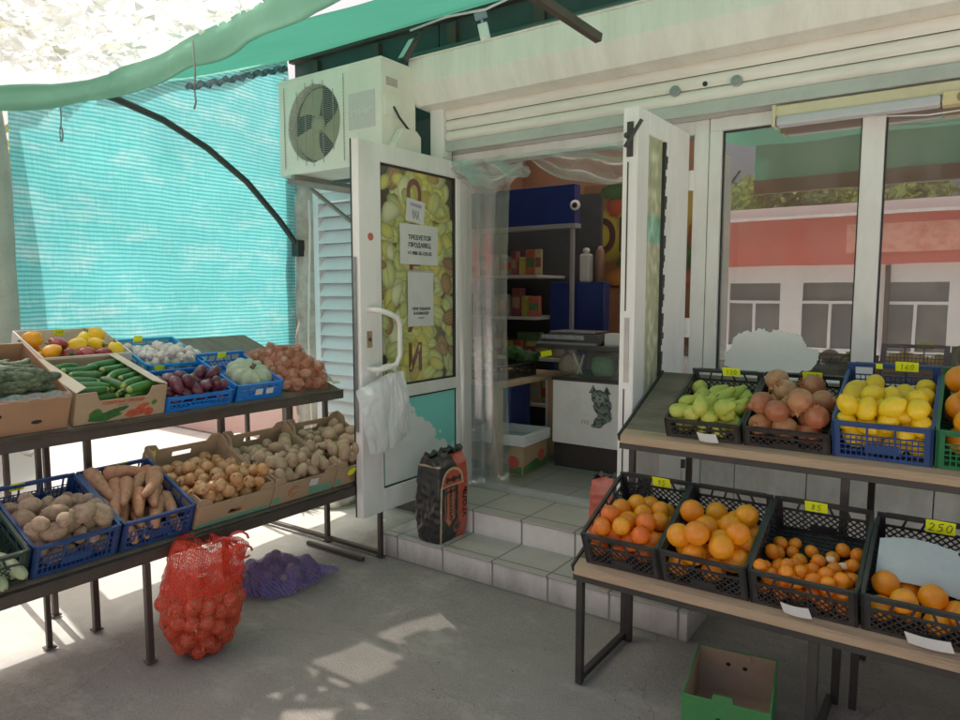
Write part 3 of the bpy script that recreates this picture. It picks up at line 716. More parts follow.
def wallbox(b, W, h, M, hole=None, cut=None, t=.005, mi=0):
    """cardboard wall in local XZ; hole=(x0,z0,x1,z1) hand hole; cut=(x0,x1,depth) scooped top"""
    if hole:
        x0, z0_, x1, z1_ = hole
        b.box(-W/2,0,0,x0,t,h,mi,M); b.box(x1,0,0,W/2,t,h,mi,M); b.box(x0,0,0,x1,t,z0_,mi,M); b.box(x0,0,z1_,x1,t,h,mi,M)
    elif cut:
        x0, x1, dp = cut
        b.prism([(-W/2,0),(W/2,0),(W/2,h),(x1+.01,h),(x1,h-dp+.012),(x1-.012,h-dp),(x0+.012,h-dp),(x0,h-dp+.012),(x0-.01,h),(-W/2,h)], t, M, mi)
    else: b.box(-W/2,0,0,W/2,t,h,mi,M)
def carton(M, W, D, H, outer, inner, label, Hb=None, cut=None, hole=None, tabs=False, flaps=False, name='cardboard_box', group=None, lipw=.0):
    root = thing(name, label, 'box', group=group, M=M)
    b = MB(); t = .006; Hb = Hb or H
    wallbox(b, W, H, T(0,0,0), hole=hole, cut=cut, t=t)
    wallbox(b, W, Hb, T(0,D-t,0), hole=(-.05,Hb-.055,.05,Hb-.03) if tabs else None, t=t)
    for sx in (-1, 1):
        vs = [(sx*W/2,t,0),(sx*W/2,D-t,0),(sx*W/2,D-t,Hb),(sx*W/2,t,H)]
        vs2 = [(x-sx*t,y,z) for x,y,z in vs]
        b.add(vs+vs2, [(0,1,2,3),(7,6,5,4),(0,4,5,1),(1,5,6,2),(2,6,7,3),(3,7,4,0)])
    b.box(-W/2+t,t,0,W/2-t,D-t,.005)
    b.build('box_body', outer, root, bevel=.0015)
    if tabs:
        for sx in (-1, 1):
            for y_, hh in ((0, H), (D, Hb)):
                f = MB(); s_ = 1 if y_ == 0 else -1
                f.prism([(0,-.03),(.075,-.03),(.075,.0),(.055,.03),(.012,.035),(0,.03)], .005, T(sx*(W/2-.002), y_+s_*.008, hh) @ (RZ(0) if sx < 0 else RZ(180)) @ (Matrix.Identity(4) if sx < 0 else T(0,-.005,0)))
                f.prism([(0,-.03),(.085,-.03),(.085,.0),(.06,.03),(.012,.035),(0,.03)], .005, T(sx*(W/2-.008), y_+s_*.004, hh) @ RZ(90 if s_ > 0 else -90) @ (Matrix.Identity(4) if sx*s_ > 0 else T(0,-.005,0)))
                f.build('corner_tab', outer, root, bevel=.0012)
    if flaps:
        for sx in (-1, 1):
            f = MB(); th = R(8)
            f.box(0,0,0,.055,D,.005, 0, T(sx*W/2,0,H+.001)@RY(-180 if sx > 0 else 0)@RY(0))
            f2 = MB()
            f2.add([(sx*W/2,0,H+.002),(sx*(W/2-.055),.03,H+.012),(sx*(W/2-.055),D-.02,Hb+.010),(sx*W/2,D,Hb+.002),(sx*W/2,0,H+.006),(sx*(W/2-.055),.03,H+.016),(sx*(W/2-.055),D-.02,Hb+.014),(sx*W/2,D,Hb+.006)],
                   [(0,1,2,3),(7,6,5,4),(0,4,5,1),(1,5,6,2),(2,6,7,3),(3,7,4,0)])
            f2.build('flap', CARDPALE if flaps == 'pale' else outer, root, bevel=.001)
    return root
DIG = {'0':[(.55,1),(.15,.8),(.1,.35),(.4,0),(.8,.2),(.88,.7),(.55,1),(.4,.95)],'1':[(.2,.7),(.55,1),(.5,0)],'2':[(.1,.75),(.4,1),(.8,.8),(.65,.45),(.1,.02),(.9,.05)],'3':[(.15,.9),(.6,1),(.75,.75),(.4,.55),(.8,.3),(.5,0),(.1,.1)],'5':[(.85,1),(.3,.95),(.2,.55),(.65,.6),(.85,.3),(.5,0),(.1,.1)],'6':[(.7,1),(.25,.6),(.15,.2),(.5,0),(.8,.25),(.55,.5),(.2,.3)],'8':[(.5,.5),(.2,.75),(.5,1),(.8,.75),(.5,.5),(.15,.2),(.5,0),(.85,.25),(.5,.5)],'9':[(.8,.75),(.5,.5),(.2,.7),(.5,1),(.8,.8),(.7,.3),(.4,0)],'4':[(.3,1),(.15,.45),(.85,.5),(.7,.9),(.6,0)]}
def handwriting(txt, h, parent, M):
    b = MB(); x = -len(txt)*h*.36
    for k, c_ in enumerate(txt):
        b.tube([(x+p[0]*h*.55+p[1]*h*.16, 0, (p[1]-.5)*h+.02*h*math.sin(k*3)) for p in DIG[c_]], h*.045, 5); x += h*.74
    return b.build('writing', INK, parent, M=M)
TAGN = [0]
def price_tag(M, label, txt='', w=.055, h=.034, mat=TAGY, curl=.0012, sz=.026):
    root = thing('price_tag', label, 'price tag', M=M)
    b = MB(); b.grid(8, 4, lambda u, v: (-w/2+w*u, -.002-curl*(u-.3)**2*4*abs(v-.1), h*v)); b.build('paper', mat, root, smooth=True, fixn=False)
    if txt: handwriting(txt, sz*.78, root, T(.0,-.0042,h*.5))
    return root

# packing -----------------------------------------------------------------------------
def pack(n, W, D, rf_, tilt, seed, z0_=.010, tries=70, ok=.95, yr=None, xr=None):
    rg = random.Random(seed); P = []; ct, st_ = math.cos(R(tilt)), math.sin(R(tilt))
    for i in range(n):
        r = rf_(rg); best = None
        for _ in range(tries):
            xa, xb = xr or (-W/2, W/2); ya_, yb_ = yr or (0, D)
            x = rg.uniform(xa+r+.005, xb-r-.005); y = rg.uniform(ya_+r+.007, yb_-r-.007); z = z0_+r
            for px, py, pz, pr in P:
                d2 = (px-x)**2+(py-y)**2; s = (r+pr)*ok
                if d2 < s*s: z = max(z, pz+math.sqrt(s*s-d2))
            h_ = z*ct+y*st_
            if best is None or h_ < best[0]: best = (h_, x, y, z)
        P.append((best[1], best[2], best[3], r))
    return P
def rrot(rg, flat=False):
    if flat: return Euler((rg.uniform(-.5,.5), rg.uniform(-.5,.5), rg.uniform(0, 6.28))).to_matrix().to_4x4()
    return Euler((rg.uniform(0,6.28), rg.uniform(0,6.28), rg.uniform(0,6.28))).to_matrix().to_4x4()
def heap(name, meshes, P, r0, M, label, cat, group, seed=1, flat=False, rot=None):
    rg = random.Random(seed)
    for x, y, z, r in P:
        o = bpy.data.objects.new(name, rg.choice(meshes)); C.objects.link(o)
        rm = rot(rg) if rot else rrot(rg, flat)
        o.matrix_world = M @ T(x, y, z) @ rm @ Matrix.Diagonal((r/r0, r/r0, r/r0, 1))
        tag(o, label, cat, group)

# produce meshes (unit = real size at nominal radius r0) ---------------------------------
def smesh(name, mat, r, fn, n=22, m=14, extra=None):
    b = MB(); b.sphere((0,0,0), r, n, m, fn=fn)
    if extra: extra(b)
    return b.mesh(name, mat if isinstance(mat, list) else [mat], True)
nz = lambda d, s, o: mnoise.noise(Vector((d[0]*s+o, d[1]*s+o*1.7, d[2]*s-o)))
STEMG = mat_paint('green_stem', (.10,.16,.04), (.05,.07,.02), 30, .5, .7)
STEMB = mat_paint('brown_stem', (.10,.065,.03), (.05,.03,.02), 30, .5, .8)
ORANGE = mat_fruit('orange_peel', (.84,.22,.003), (.90,.32,.006), (.7,.15,.005), .34, 330, .55, .5, 6)
ORANGER = mat_fruit('blood_orange_peel', (.76,.11,.004), (.82,.19,.005), (.5,.05,.01), .34, 330, .55, .5, 6)
MAND = mat_fruit('mandarin_peel', (.86,.17,.002), (.92,.25,.004), (.7,.2,.01), .33, 360, .55, .5, 8)
POM = mat_fruit('pomegranate_skin', (.36,.095,.035), (.52,.27,.11), (.22,.055,.03), .36, 40, .1, .55, 14)
LEMON = mat_fruit('lemon_peel', (.86,.52,.003), (.92,.60,.01), (.72,.42,.01), .33, 300, .5, .5, 7)
PEAR = mat_fruit('pear_skin', (.37,.44,.04), (.50,.52,.075), (.24,.27,.03), .42, 160, .1, .5, 18)
POTATO = mat_fruit('dusty_potato_skin', (.29,.19,.12), (.42,.28,.18), (.12,.08,.055), .85, 120, .5, .7, 14, spec=.15)
POTATOL = mat_fruit('pale_potato_skin', (.37,.245,.145), (.50,.345,.21), (.19,.12,.075), .8, 120, .4, .6, 14, spec=.15)
POTATOR = mat_fruit('pink_potato_skin', (.38,.19,.125), (.52,.30,.20), (.20,.11,.08), .75, 120, .3, .5, 14, spec=.2)
CARROT = mat_fruit('dirty_carrot_skin', (.50,.19,.085), (.42,.20,.11), (.15,.095,.065), .75, 130, .5, .75, 16, spec=.2)
ONION = mat_fruit('yellow_onion_skin', (.54,.235,.075), (.64,.36,.16), (.36,.12,.04), .26, 90, .1, .5, 12, streak=(1,1,.07))
REDON = mat_fruit('red_onion_skin', (.085,.014,.028), (.17,.04,.06), (.04,.008,.014), .28, 90, .1, .6, 12, streak=(1,1,.07))
CUKE = mat_fruit('cucumber_skin', (.018,.085,.012), (.045,.16,.022), (.012,.045,.010), .35, 90, .6, .4, 14)
CUKED = mat_fruit('dusty_gherkin_skin', (.022,.05,.018), (.055,.085,.035), (.22,.24,.18), .7, 110, .8, .6, 14, spec=.2)
CUKET = mat_fruit('cucumber_tip', (.32,.40,.08), (.22,.32,.05), None, .4, 90, .4)
PEPY = mat_fruit('yellow_pepper_skin', (.85,.50,.008), (.88,.60,.02), None, .22, 40, .05)
PEPO = mat_fruit('orange_pepper_skin', (.80,.27,.008), (.85,.36,.01), None, .22, 40, .05)
PEPR = mat_fruit('dark_red_pepper_skin', (.22,.018,.02), (.32,.03,.03), None, .22, 40, .05)
GARLIC = mat_fruit('garlic_skin', (.62,.58,.52), (.74,.70,.64), (.45,.34,.32), .6, 60, .2, .4, 16)
PUMPK = mat_fruit('grey_green_squash_skin', (.34,.40,.27), (.46,.50,.36), (.25,.30,.18), .6, 40, .2, .4, 14)

ORM = [smesh('orange', [ORANGE, STEMB], .036, lambda d, k=k: 1+.02*nz(d,1.3,k)-.05*max(0, d[2]-.93)*10*.3, 22, 14, lambda b: b.tube([(0,0,.0345),(0,0,.0358)], [.0032,.0022], 7, 1)) for k in range(3)]
ORR = [smesh('orange', ORANGER, .036, lambda d, k=k: 1+.025*nz(d,1.3,k)) for k in range(2)]
def mfn(k): return lambda d: (1-.14*abs(d[2])**2)*(1+.03*nz(d,1.6,k))
def mstem(b): b.tube([(0,0,.0195),(.001,0,.0225)], .0022, 6, 1)
MDM = [smesh('mandarin', [MAND, STEMG], .0245, mfn(k), 18, 12, mstem) for k in range(3)]
def pomx(b):
    for k in range(6):
        a = k*math.pi/3; c_, s_ = math.cos(a), math.sin(a); e = .55
        b.add([(.011*math.cos(a-e),.011*math.sin(a-e),.042),(.011*math.cos(a+e),.011*math.sin(a+e),.042),(.017*c_,.017*s_,.060)], [(0,1,2)], 0)
    b.tube([(0,0,.038),(0,0,.050)], [.014,.011], 10, 0, False)
POMM = [smesh('pomegranate', POM, .042, lambda d, k=k: 1+.05*nz(d,1.6,k)+.03*math.cos(6*math.atan2(d[1],d[0]))*(1-d[2]**2), 24, 16, pomx) for k in range(3)]
LEMM = [smesh('lemon', LEMON, .031, lambda d, k=k: (1.0+.22*abs(d[2])**2+.16*max(0,abs(d[2])-.93)/.07)*(1+.03*nz(d,1.8,k)), 20, 18) for k in range(3)]
def pearmesh(k):
    b = MB(); N = 22
    prof_ = [(r0_*.97, z0_*1.0) for r0_, z0_ in [(0,-.040),(.012,-.0415),(.024,-.037),(.033,-.025),(.036,-.010),(.033,.006),(.026,.020),(.019,.033),(.015,.043),(.010,.050),(.003,.0525),(0,.052)]]
    vs = []; fs = []
    for j, (r_, z_) in enumerate(prof_):
        for i in range(N):
            a = 2*math.pi*i/N; q = 1+.04*nz((math.cos(a),math.sin(a),z_*20),1.2,k)
            vs.append((r_*q*math.cos(a)+.004*z_/.05*k, r_*q*math.sin(a), z_))
    for j in range(len(prof_)-1):
        for i in range(N): fs.append((j*N+i, j*N+(i+1)%N, (j+1)*N+(i+1)%N, (j+1)*N+i))
    b.add(vs, fs); b.tube([(0,0,.049),(.003,.001,.059),(.008,.002,.067)], [.003,.002,.0025], 6, 1)
    return b.mesh('pear', [PEAR, STEMB], True)
PEARM = [pearmesh(k) for k in range(3)]
def potfn(k): return lambda d: 1+.10*nz(d,1.4,k)+.035*nz(d,4,k)
def potm(mat, ks=range(5), e=(1.30,.98,.86), r=.030):
    return [smesh('potato', mat, (r*e[0]*(1+.1*math.sin(k*3)), r*e[1], r*e[2]), potfn(k+.37), 20, 14) for k in ks]
POTM = potm(POTATO); POTL = potm(POTATOL); POTR = potm(POTATOR, e=(1.45,.92,.88))
def onionmesh(mat, k, r=.030, tall=1.0, name='onion'):
    def tip(b):
        b.tube([(0,0,r*.88),(.001,.0005*k,r*1.12),(.003*math.sin(k),.002,r*1.42)], [r*.26,r*.11,r*.06], 8, 0)
        b.tube([(0,0,-r*.86),(0,0,-r*.98)], [r*.22,r*.12], 8, 1)
    return smesh(name, [mat, STEMB], (r,r,r*.93*tall), lambda d: (1+.04*nz(d,1.4,k))*(1+.10*max(0,d[2]-.75)), 22, 14, tip)
ONM = [onionmesh(ONION, k) for k in range(4)]
ROM = [onionmesh(REDON, k, .028, 1.60) for k in range(4)]
def taper(mat, k, L=.17, r=.026, name='carrot', bend=.012, seed=0):
    b = MB(); N = 14; M_ = 18; vs = []; fs = []
    for j in range(M_+1):
        t = j/M_; x = (t-.42)*L
        rr_ = r*(1-.62*t**1.5)*(1 if t < .93 else math.sqrt(max(.0,1-((t-.93)/.07)**2))*.9+.1)
        if t < .06: rr_ = r*(.55+.45*math.sqrt(t/.06))
        for i in range(N):
            a = 2*math.pi*i/N
            q = rr_*(1+.08*nz((math.cos(a), math.sin(a), t*5), 1.2, k)+.05*math.sin(t*60+k*2+a))
            vs.append((x, q*math.cos(a)+bend*math.sin(t*3+k), q*math.sin(a)))
    for j in range(M_):
        for i in range(N): fs.append((j*N+i, (j+1)*N+i, (j+1)*N+(i+1)%N, j*N+(i+1)%N))
    fs.append(tuple(range(N))); fs.append(tuple(M_*N+i for i in range(N))[::-1])
    b.add(vs, fs); b.tube([(-.42*L,bend*math.sin(k),0),(-.42*L-.006,bend*math.sin(k),0)], [r*.35,r*.25], 8, 1)
    return b.mesh(name, [mat, STEMB], True)
CARM = [taper(CARROT, k*1.3, .175+.03*math.sin(k*2), .033+.003*math.cos(k)) for k in range(5)]
def cukemesh(mat, k, L=.17, r=.021, name='cucumber', bumps=.05, tipmat=None):
    b = MB(); N = 16; M_ = 30; o = 0; vs = []; fs = []
    rg = random.Random(k*7+3); bend = rg.uniform(-.02,.02)
    for j in range(M_+1):
        t = j/M_; x = (t-.5)*L
        rr_ = r*math.sqrt(max(0.0008, 1-abs(2*t-1)**3.2))
        for i in range(N):
            a = 2*math.pi*i/N
            q = rr_*(1+bumps*nz((math.cos(a)*2, math.sin(a)*2, t*16), 1.6, k)+.03*math.cos(5*a))
            vs.append((x, q*math.cos(a)+bend*(4*(t-.5)**2), q*math.sin(a)))
    b.add(vs, [])
    for j in range(M_):
        for i in range(N):
            b.f.append([j*N+i, (j+1)*N+i, (j+1)*N+(i+1)%N, j*N+(i+1)%N]); b.m.append(1 if (j < 3 and tipmat) else 0)
    b.f.append(list(range(N))); b.m.append(0); b.f.append([M_*N+i for i in range(N)][::-1]); b.m.append(0)
    # dried flower stub
    b.tube([(-.5*L,bend,0),(-.5*L-.008,bend+.002,0)], [.004,.002], 6, 2)
    return b.mesh(name, [mat, tipmat or mat, STEMB], True)
CUM = [cukemesh(CUKE, k, .155+.03*math.sin(k*1.7), .0205, tipmat=CUKET) for k in range(5)]
CUD = [cukemesh(CUKED, k, .115+.02*math.sin(k*1.7), .0205, bumps=.16) for k in range(5)]
def pepmesh(mat, k):
    def fn(d):
        a = math.atan2(d[1], d[0]); q = 1+.10*math.cos(3*a+k)*(1-d[2]**2)**.5*(1 if d[2] > -.3 else 1.2)
        return q*(1+.05*nz(d,1.3,k))*(1-.22*max(0, d[2]-.80)/.2)
    return smesh('bell_pepper', mat, (.038,.038,.047), fn, 24, 16)
def garlicx(b): b.tube([(0,0,.017),(.001,0,.028),(.004,.002,.040)], [.008,.004,.003], 8)
GARM = [smesh('garlic_bulb', GARLIC, (.024,.024,.020), lambda d, k=k: 1+.06*math.cos(8*math.atan2(d[1],d[0])+k)*(1-d[2]**2)+.25*max(0,d[2]-.6), 24, 12, garlicx) for k in range(3)]

# ------------------------------------------------------------------ left stand (runs out from the shop front)
ls = thing('display_stand', 'two tier dark iron stand with sloping boards full of vegetables at the left', 'stand', (-3.1, 1.8, 0))
LS = (-3.1, 1.8, 0)
def lsb(mb, name, mats, **k): return ch(mb, name, mats, ls, LS, **k)
b = MB(); b.box(-1.3,.012,-.022,1.03,.54,-.002,0,LM(-2.73,1.95,.475,23)); lsb(b, 'shelf_board', WOODOLD, bevel=.002)
b = MB(); b.box(-1.35,.012,-.022,1.03,.98,-.002,0,LM(-3.13,1.95,.945,18)); lsb(b, 'shelf_board', WOODOLD, bevel=.002)
b = MB(); b.box(-2.745,.55,.425,-2.715,2.98,.472); b.box(-2.757,.55,.468,-2.71,2.98,.474); lsb(b, 'front_rail', BROWNIRON, bevel=.003)
b = MB(); b.box(-3.145,.55,.892,-3.110,2.98,.944); b.box(-3.150,.55,.940,-3.10,2.98,.946); lsb(b, 'front_rail', BROWNIRON, bevel=.003)
for x, y, z1, w_ in ((-2.725,1.49,.425,.026),(-2.745,2.90,.425,.026),(-3.19,1.50,.90,.028),(-3.19,1.30,.90,.022),(-3.19,2.18,.90,.03),(-3.19,2.90,.90,.028),(-3.95,1.46,1.19,.026),(-3.95,2.90,1.19,.026),(-3.5,1.46,1.04,.026)):
    b = MB(); b.box(x-w_/2,y-w_/2,0,x+w_/2,y+w_/2,z1); b.box(x-.022,y-.022,0,x+.022,y+.022,.008); lsb(b, 'leg', BROWNIRON, bevel=.003)
b = MB(); b.box(-3.95,2.885,.012,-2.75,2.915,.036); lsb(b, 'ground_bar', BROWNIRON, bevel=.003)
b = MB(); b.box(-3.25,2.78,.0,-2.78,2.805,.024); lsb(b, 'ground_bar', BROWNIRON, bevel=.003)
for y in (1.49, 2.9):
    b = MB(); b.bar((-2.74,y,.44),(-3.2,y,.64),.025); b.bar((-3.14,y+.03,.915),(-3.95,y+.03,1.18),.025); lsb(b, 'cross_bar', BROWNIRON)
# lower tier ----------------------------------------------------------------------
XLo, ZLo, TL = -2.75, .492, 23
# dark green crate at the picture edge, with pale courgettes
Mx = LM(XLo, .90, ZLo, TL); crate(Mx, .31, .40, .14, DKGREENPL, 'diamond', 'dark green lattice crate at the left end of the lower tier')
COURG = [cukemesh(mat_fruit('courgette_skin', (.30,.36,.18), (.42,.46,.26), (.16,.22,.08), .45, 60, .1, .4, 12), k, .17, .024, 'courgette', .03) for k in range(2)]
heap('courgette', COURG, pack(13, .31, .40, lambda g: .027, TL, 3), .027, Mx, 'pale green courgette in the dark green crate at the left edge', 'courgette', 'courgettes in the dark green crate', 3, rot=lambda g: RZ(g.uniform(60,120)))
Mx = LM(XLo, 1.225, ZLo, TL); crate(Mx, .318, .40, .14, NAVYPL, 'grid', 'navy plastic crate of earthy potatoes left of the carrots', 'navy crates on the lower tier')
heap('potato', POTM, pack(58, .318, .40, lambda g: g.uniform(.027,.040), TL, 4, ok=.9), .030, Mx, 'earthy brown potato in the navy crate left of the carrots', 'potato', 'potatoes in the navy crate', 4)
Mc = LM(XLo, 1.55, ZLo, TL); crate(Mc, .318, .40, .14, NAVYPL, 'grid', 'navy plastic crate of dirty carrots beside the onion carton', 'navy crates on the lower tier')
rg = random.Random(9)
lay = [(-.10,.10,.03,85),(-.03,.10,.03,95),(.04,.10,.03,88),(.11,.11,.03,92),(-.10,.28,.035,80),(.0,.28,.035,96),(.10,.27,.035,88),
       (-.10,.12,.075,112),(-.03,.11,.075,118),(.05,.11,.075,112),(.11,.13,.075,104),(-.09,.29,.080,108),(-.01,.27,.080,118),(.07,.27,.080,115),(.11,.30,.085,112),
       (-.09,.16,.112,122),(-.01,.15,.112,126),(.065,.16,.112,120),(-.05,.27,.118,118),(.04,.26,.120,124),(.105,.24,.120,116),(-.10,.31,.116,95),(.0,.335,.135,14),(.06,.20,.146,128),(-.05,.20,.143,130)]
for i, (x, y, z, a) in enumerate(lay):
    o = bpy.data.objects.new('carrot', CARM[i % 5]); C.objects.link(o)
    s_ = rg.uniform(.92,1.2)
    o.matrix_world = Mc @ T(x, y, z) @ RZ(-a+rg.uniform(-6,6)) @ RX(rg.uniform(0,360)) @ RY(rg.uniform(-3,3)) @ Matrix.Diagonal((s_,s_,s_,1))
    tag(o, 'thick earthy carrot heaped in the navy crate', 'carrot', 'carrots in the navy crate')
def market_print(root, W):   # green blocks and a red ring printed on a carton front
    for x0, z0_, x1, z1_ in ((-W*.49,.012,-W*.38,.045),(W*.08,.010,W*.46,.050)):
        b = MB(); b.add([(x0,-.0016,z0_),(x1,-.0016,z0_),(x1,-.0016,z1_),(x0,-.0016,z1_)], [(0,1,2,3)]); b.build('printed_block', PGREEN, root)
    b = MB()
    for r_, s0, s1 in ((.030,30,300),(.018,40,320)):
        b.tube([(-W*.18+r_*1.1*math.cos(R(a)), -.0008, .058+r_*math.sin(R(a))) for a in range(s0, s1, 15)], .0024, 6)
    b.tube([(-W*.18+.026,-.0008,.045),(-W*.18+.019,-.0008,.046)], .0024, 6)
    b.build('printed_ring', PRED, root)
PGREEN = mat_paint('green_print', (.09,.36,.24), (.25,.25,.15), 8, .6, .8); PRED = mat_paint('red_print', (.50,.07,.045), (.4,.2,.12), 8, .5, .8)
cart_l = []
for yc, lab, ms, r0, n_, nm, cat, flab, grp, W in (
    (1.925, 'shallow cardboard tray of yellow onions between the carrots and the potatoes', ONM, .030, 92, 'onion', 'onion', 'golden onion in the cardboard tray next to the carrots', 'onions in the cardboard tray', .405),
    (2.335, 'middle cardboard tray of potatoes with red ring print and a small white paper', POTL, .030, 84, 'potato', 'potato', 'pale potato in the middle cardboard tray', 'potatoes in the middle tray', .40),
    (2.745, 'far cardboard tray of potatoes with a round yellow tag, partly behind the door', POTL, .030, 98, 'potato', 'potato', 'pale potato in the far tray next to the door', 'potatoes in the far tray', .40)):
    Mt = LM(XLo, yc, ZLo, TL); hl = (-.035,.035,.035,.058) if nm == 'onion' else None
    root = carton(Mt, W, .47, .115, CARD, CARDIN, lab, Hb=.125, cut=None, hole=hl, tabs=True)
    if nm != 'onion': market_print(root, W)
    else:
        q = MB(); q.add([(-W*.49,-.0016,.003),(W*.49,-.0016,.003),(W*.49,-.0016,.022),(-W*.49,-.0016,.022)], [(0,1,2,3)]); q.build('printed_mark', PGREEN, root)
    P = pack(n_, W-.01, .46, (lambda g: g.uniform(.026,.034)) if nm == 'onion' else (lambda g: g.uniform(.024,.037)), TL*.8, int(yc*10), ok=.93)
    heap(nm, ms, P, r0, Mt, flab, cat, grp, int(yc*10))
# upper tier ----------------------------------------------------------------------
XU, ZU = -3.155, .955
Mb = LM(XU, 1.205, ZU, 24)
r_ = carton(Mb, .40, .48, .165, CARDRED, CARDIN, 'tall reddish cardboard box of dusty gherkins at the left end of the upper tier', Hb=.17)
hb = MB(); hb.sphere((-.10,-.0005,.095), (.045,.0012,.016), 14, 6); hb.sphere((.075,-.0005,.05), (.022,.0012,.010), 12, 6); hb.build('hand_hole', DARKGAP, r_, smooth=True)
hb = MB(); hb.grid(24, 6, lambda u, v: (-.195+.39*u, -.004-.004*math.sin(u*22)*v+.02*v, .158+.020*v+.005*math.sin(u*31))); hb.build('plastic_liner', mat_film('liner', (.9,.9,.9), .12, .25), r_, smooth=True)
P = pack(122, .39, .46, lambda g: .0255, 20, 15, ok=.94, xr=(-.148,.148), yr=(.035,.425))
heap('gherkin', CUD, [(x,y,z+.012,r) for x,y,z,r in P], .0255, Mb, 'dusty bumpy gherkin in the tall reddish box', 'gherkin', 'gherkins in the reddish box', 15, rot=lambda g: RZ(g.choice((0,180))+g.uniform(-24,24)) @ RX(g.uniform(0,360)) @ RY(g.uniform(-9,9)))
Mk = LM(XU, 1.64, ZU, 15)
r_ = carton(Mk, .415, .46, .148, CARD, CARDIN, 'cardboard box of smooth cucumbers with printed vegetables on its cut out front', cut=(-.11,.125,.045), flaps='pale')
# printed cucumbers and tomatoes on the front
def vegprint(u, v):
    x = (u-.5)*.40; z = v*.085
    n_ = np.array([mnoise.noise(Vector((a*60, c_*60, 2))) for a, c_ in zip(x, z)])
    col = np.tile(np.array([.43,.29,.17]), (len(u), 1))*(1+.08*n_)[:, None]
    def el(cx, cz, a, b_, th, c, j=.12):
        dx = x-cx; dz = z-cz; p = (dx*math.cos(th)+dz*math.sin(th))/a; q = (-dx*math.sin(th)+dz*math.cos(th))/b_
        m_ = p*p+q*q < 1+j*n_*3; col[m_] = np.array(c)*(1+.3*n_[m_])[:, None]
    el(-.075,.026,.075,.020,.12,(.035,.12,.03)); el(-.03,.048,.06,.014,.25,(.03,.10,.03)); el(-.12,.045,.03,.022,.6,(.04,.13,.03)); el(-.10,.015,.05,.014,-.1,(.03,.11,.025))
    for a in (.045,.085,.125): el(a,.030+.008*math.sin(a*90),.024,.022,0,(.50,.07,.04))
    el(.10,.058,.03,.012,.2,(.52,.08,.04)); el(.150,.068,.016,.012,.8,(.06,.17,.04)); el(.06,.02,.05,.012,0,(.45,.08,.04))
    return col
picture('printed_vegetables', 110, 30, vegprint, lambda u, v: ((u-.5)*.40, -.0018, .004+.078*v), ATTRMATT, r_)
text_mesh('СЛАВНЫЕ ОВОЩИ', .021, PRED, T(.005,-.0022,.090)@RX(90), r_, 'lettering', bold=.0008)
text_mesh('отборные', .010, mat_paint('green_ink', (.06,.15,.04), rough=.8), T(.0,-.0022,.0745)@RX(90), r_, 'lettering')
rg = random.Random(4)
lay = []
for k in range(8): lay.append((-.10+.03*(k%2), .05+.05*k, .03, rg.uniform(-8,8))); lay.append((.09, .05+.05*k, .03, rg.uniform(-8,8)))
for k in range(7): lay.append((-.09, .06+.055*k, .070, rg.uniform(-22,5))); lay.append((.10, .055+.055*k, .072, rg.uniform(10,26)))
lay += [(-.11,.07,.104,-6),(-.10,.125,.106,-14),(-.10,.185,.108,-20),(-.06,.245,.110,-12),(-.06,.305,.112,8),(-.09,.37,.112,16),(.115,.06,.106,20),(.10,.115,.108,24),(.11,.175,.110,22),(.10,.235,.110,18),(.11,.30,.110,12),(.09,.37,.110,14),(.0,.11,.118,108)]
for i, (x, y, z, a) in enumerate(lay):
    o = bpy.data.objects.new('cucumber', CUM[i % 5]); C.objects.link(o)
    s_ = rg.uniform(.95,1.12)
    o.matrix_world = Mk @ T(x+rg.uniform(-.008,.008), y, z+.022) @ RZ(a+(180 if x < 0 and rg.random() < .6 else 0)) @ RX(rg.uniform(0,360)) @ Matrix.Diagonal((s_,s_,s_,1))
    tag(o, 'smooth dark green cucumber in the printed cardboard box', 'cucumber', 'cucumbers in the printed box')
Me = LM(XU, 2.035, ZU, 18); crate(Me, .375, .33, .075, BLUEPL, 'diamond', 'low bright blue crate of dark red onions on the front of the upper tier')
heap('red_onion', ROM, pack(40, .375, .33, lambda g: g.uniform(.026,.035), 16, 22, ok=.93), .030, Me, 'dark purple red onion in the low blue crate', 'red onion', 'red onions in the blue crate', 22)
Mq = LM(XU, 2.392, ZU, 20); crate(Mq, .305, .39, .095, BLUEPL, 'diamond', 'bright blue crate holding one cut grey green squash', Hb=.115)
for k in (0, 1):
    q = MB(); q.box(-.03+.07*k,-.004,.03,.015+.07*k,-.0025,.062); o = q.build('paper_label', PAPER, M=Mq); tag(o, ('left' if not k else 'right')+' small white paper label on the front of the squash crate', 'label')
b = MB(); b.sphere((0,0,0), (.125,.115,.075), 48, 22, fn=lambda d: (1+.075*math.cos(11*math.atan2(d[1],d[0]))*(1-d[2]**2)**.7)*(1-.32*max(0,d[2]-.72)/.28)*(1+.03*nz(d,2,1)))
b.tube([(0,0,.045),(.004,0,.062),(.012,.004,.075)], [.018,.012,.013], 10, 1)
o = b.build('squash', [PUMPK, STEMB], M=Mq@T(.03,.15,.075)@RX(14), smooth=True); tag(o, 'grey green ribbed squash lying in the bright blue crate', 'squash')
Mg = LM(-3.50, 2.13, 1.075, 20); crate(Mg, .345, .36, .085, CYANPL, 'grid', 'light blue crate heaped with garlic at the back of the upper tier')
heap('garlic_bulb', GARM, pack(88, .345, .36, lambda g: g.uniform(.021,.027), 17, 31, ok=.92), .024, Mg, 'white garlic bulb heaped in the light blue crate', 'garlic', 'garlic bulbs in the light blue crate', 31)
Mp = LM(-3.62, 1.72, 1.105, 20)
carton(Mp, .43, .34, .125, CARDWHITE, CARDIN, 'white lined cardboard box of bell peppers at the back of the upper tier', Hb=.13)
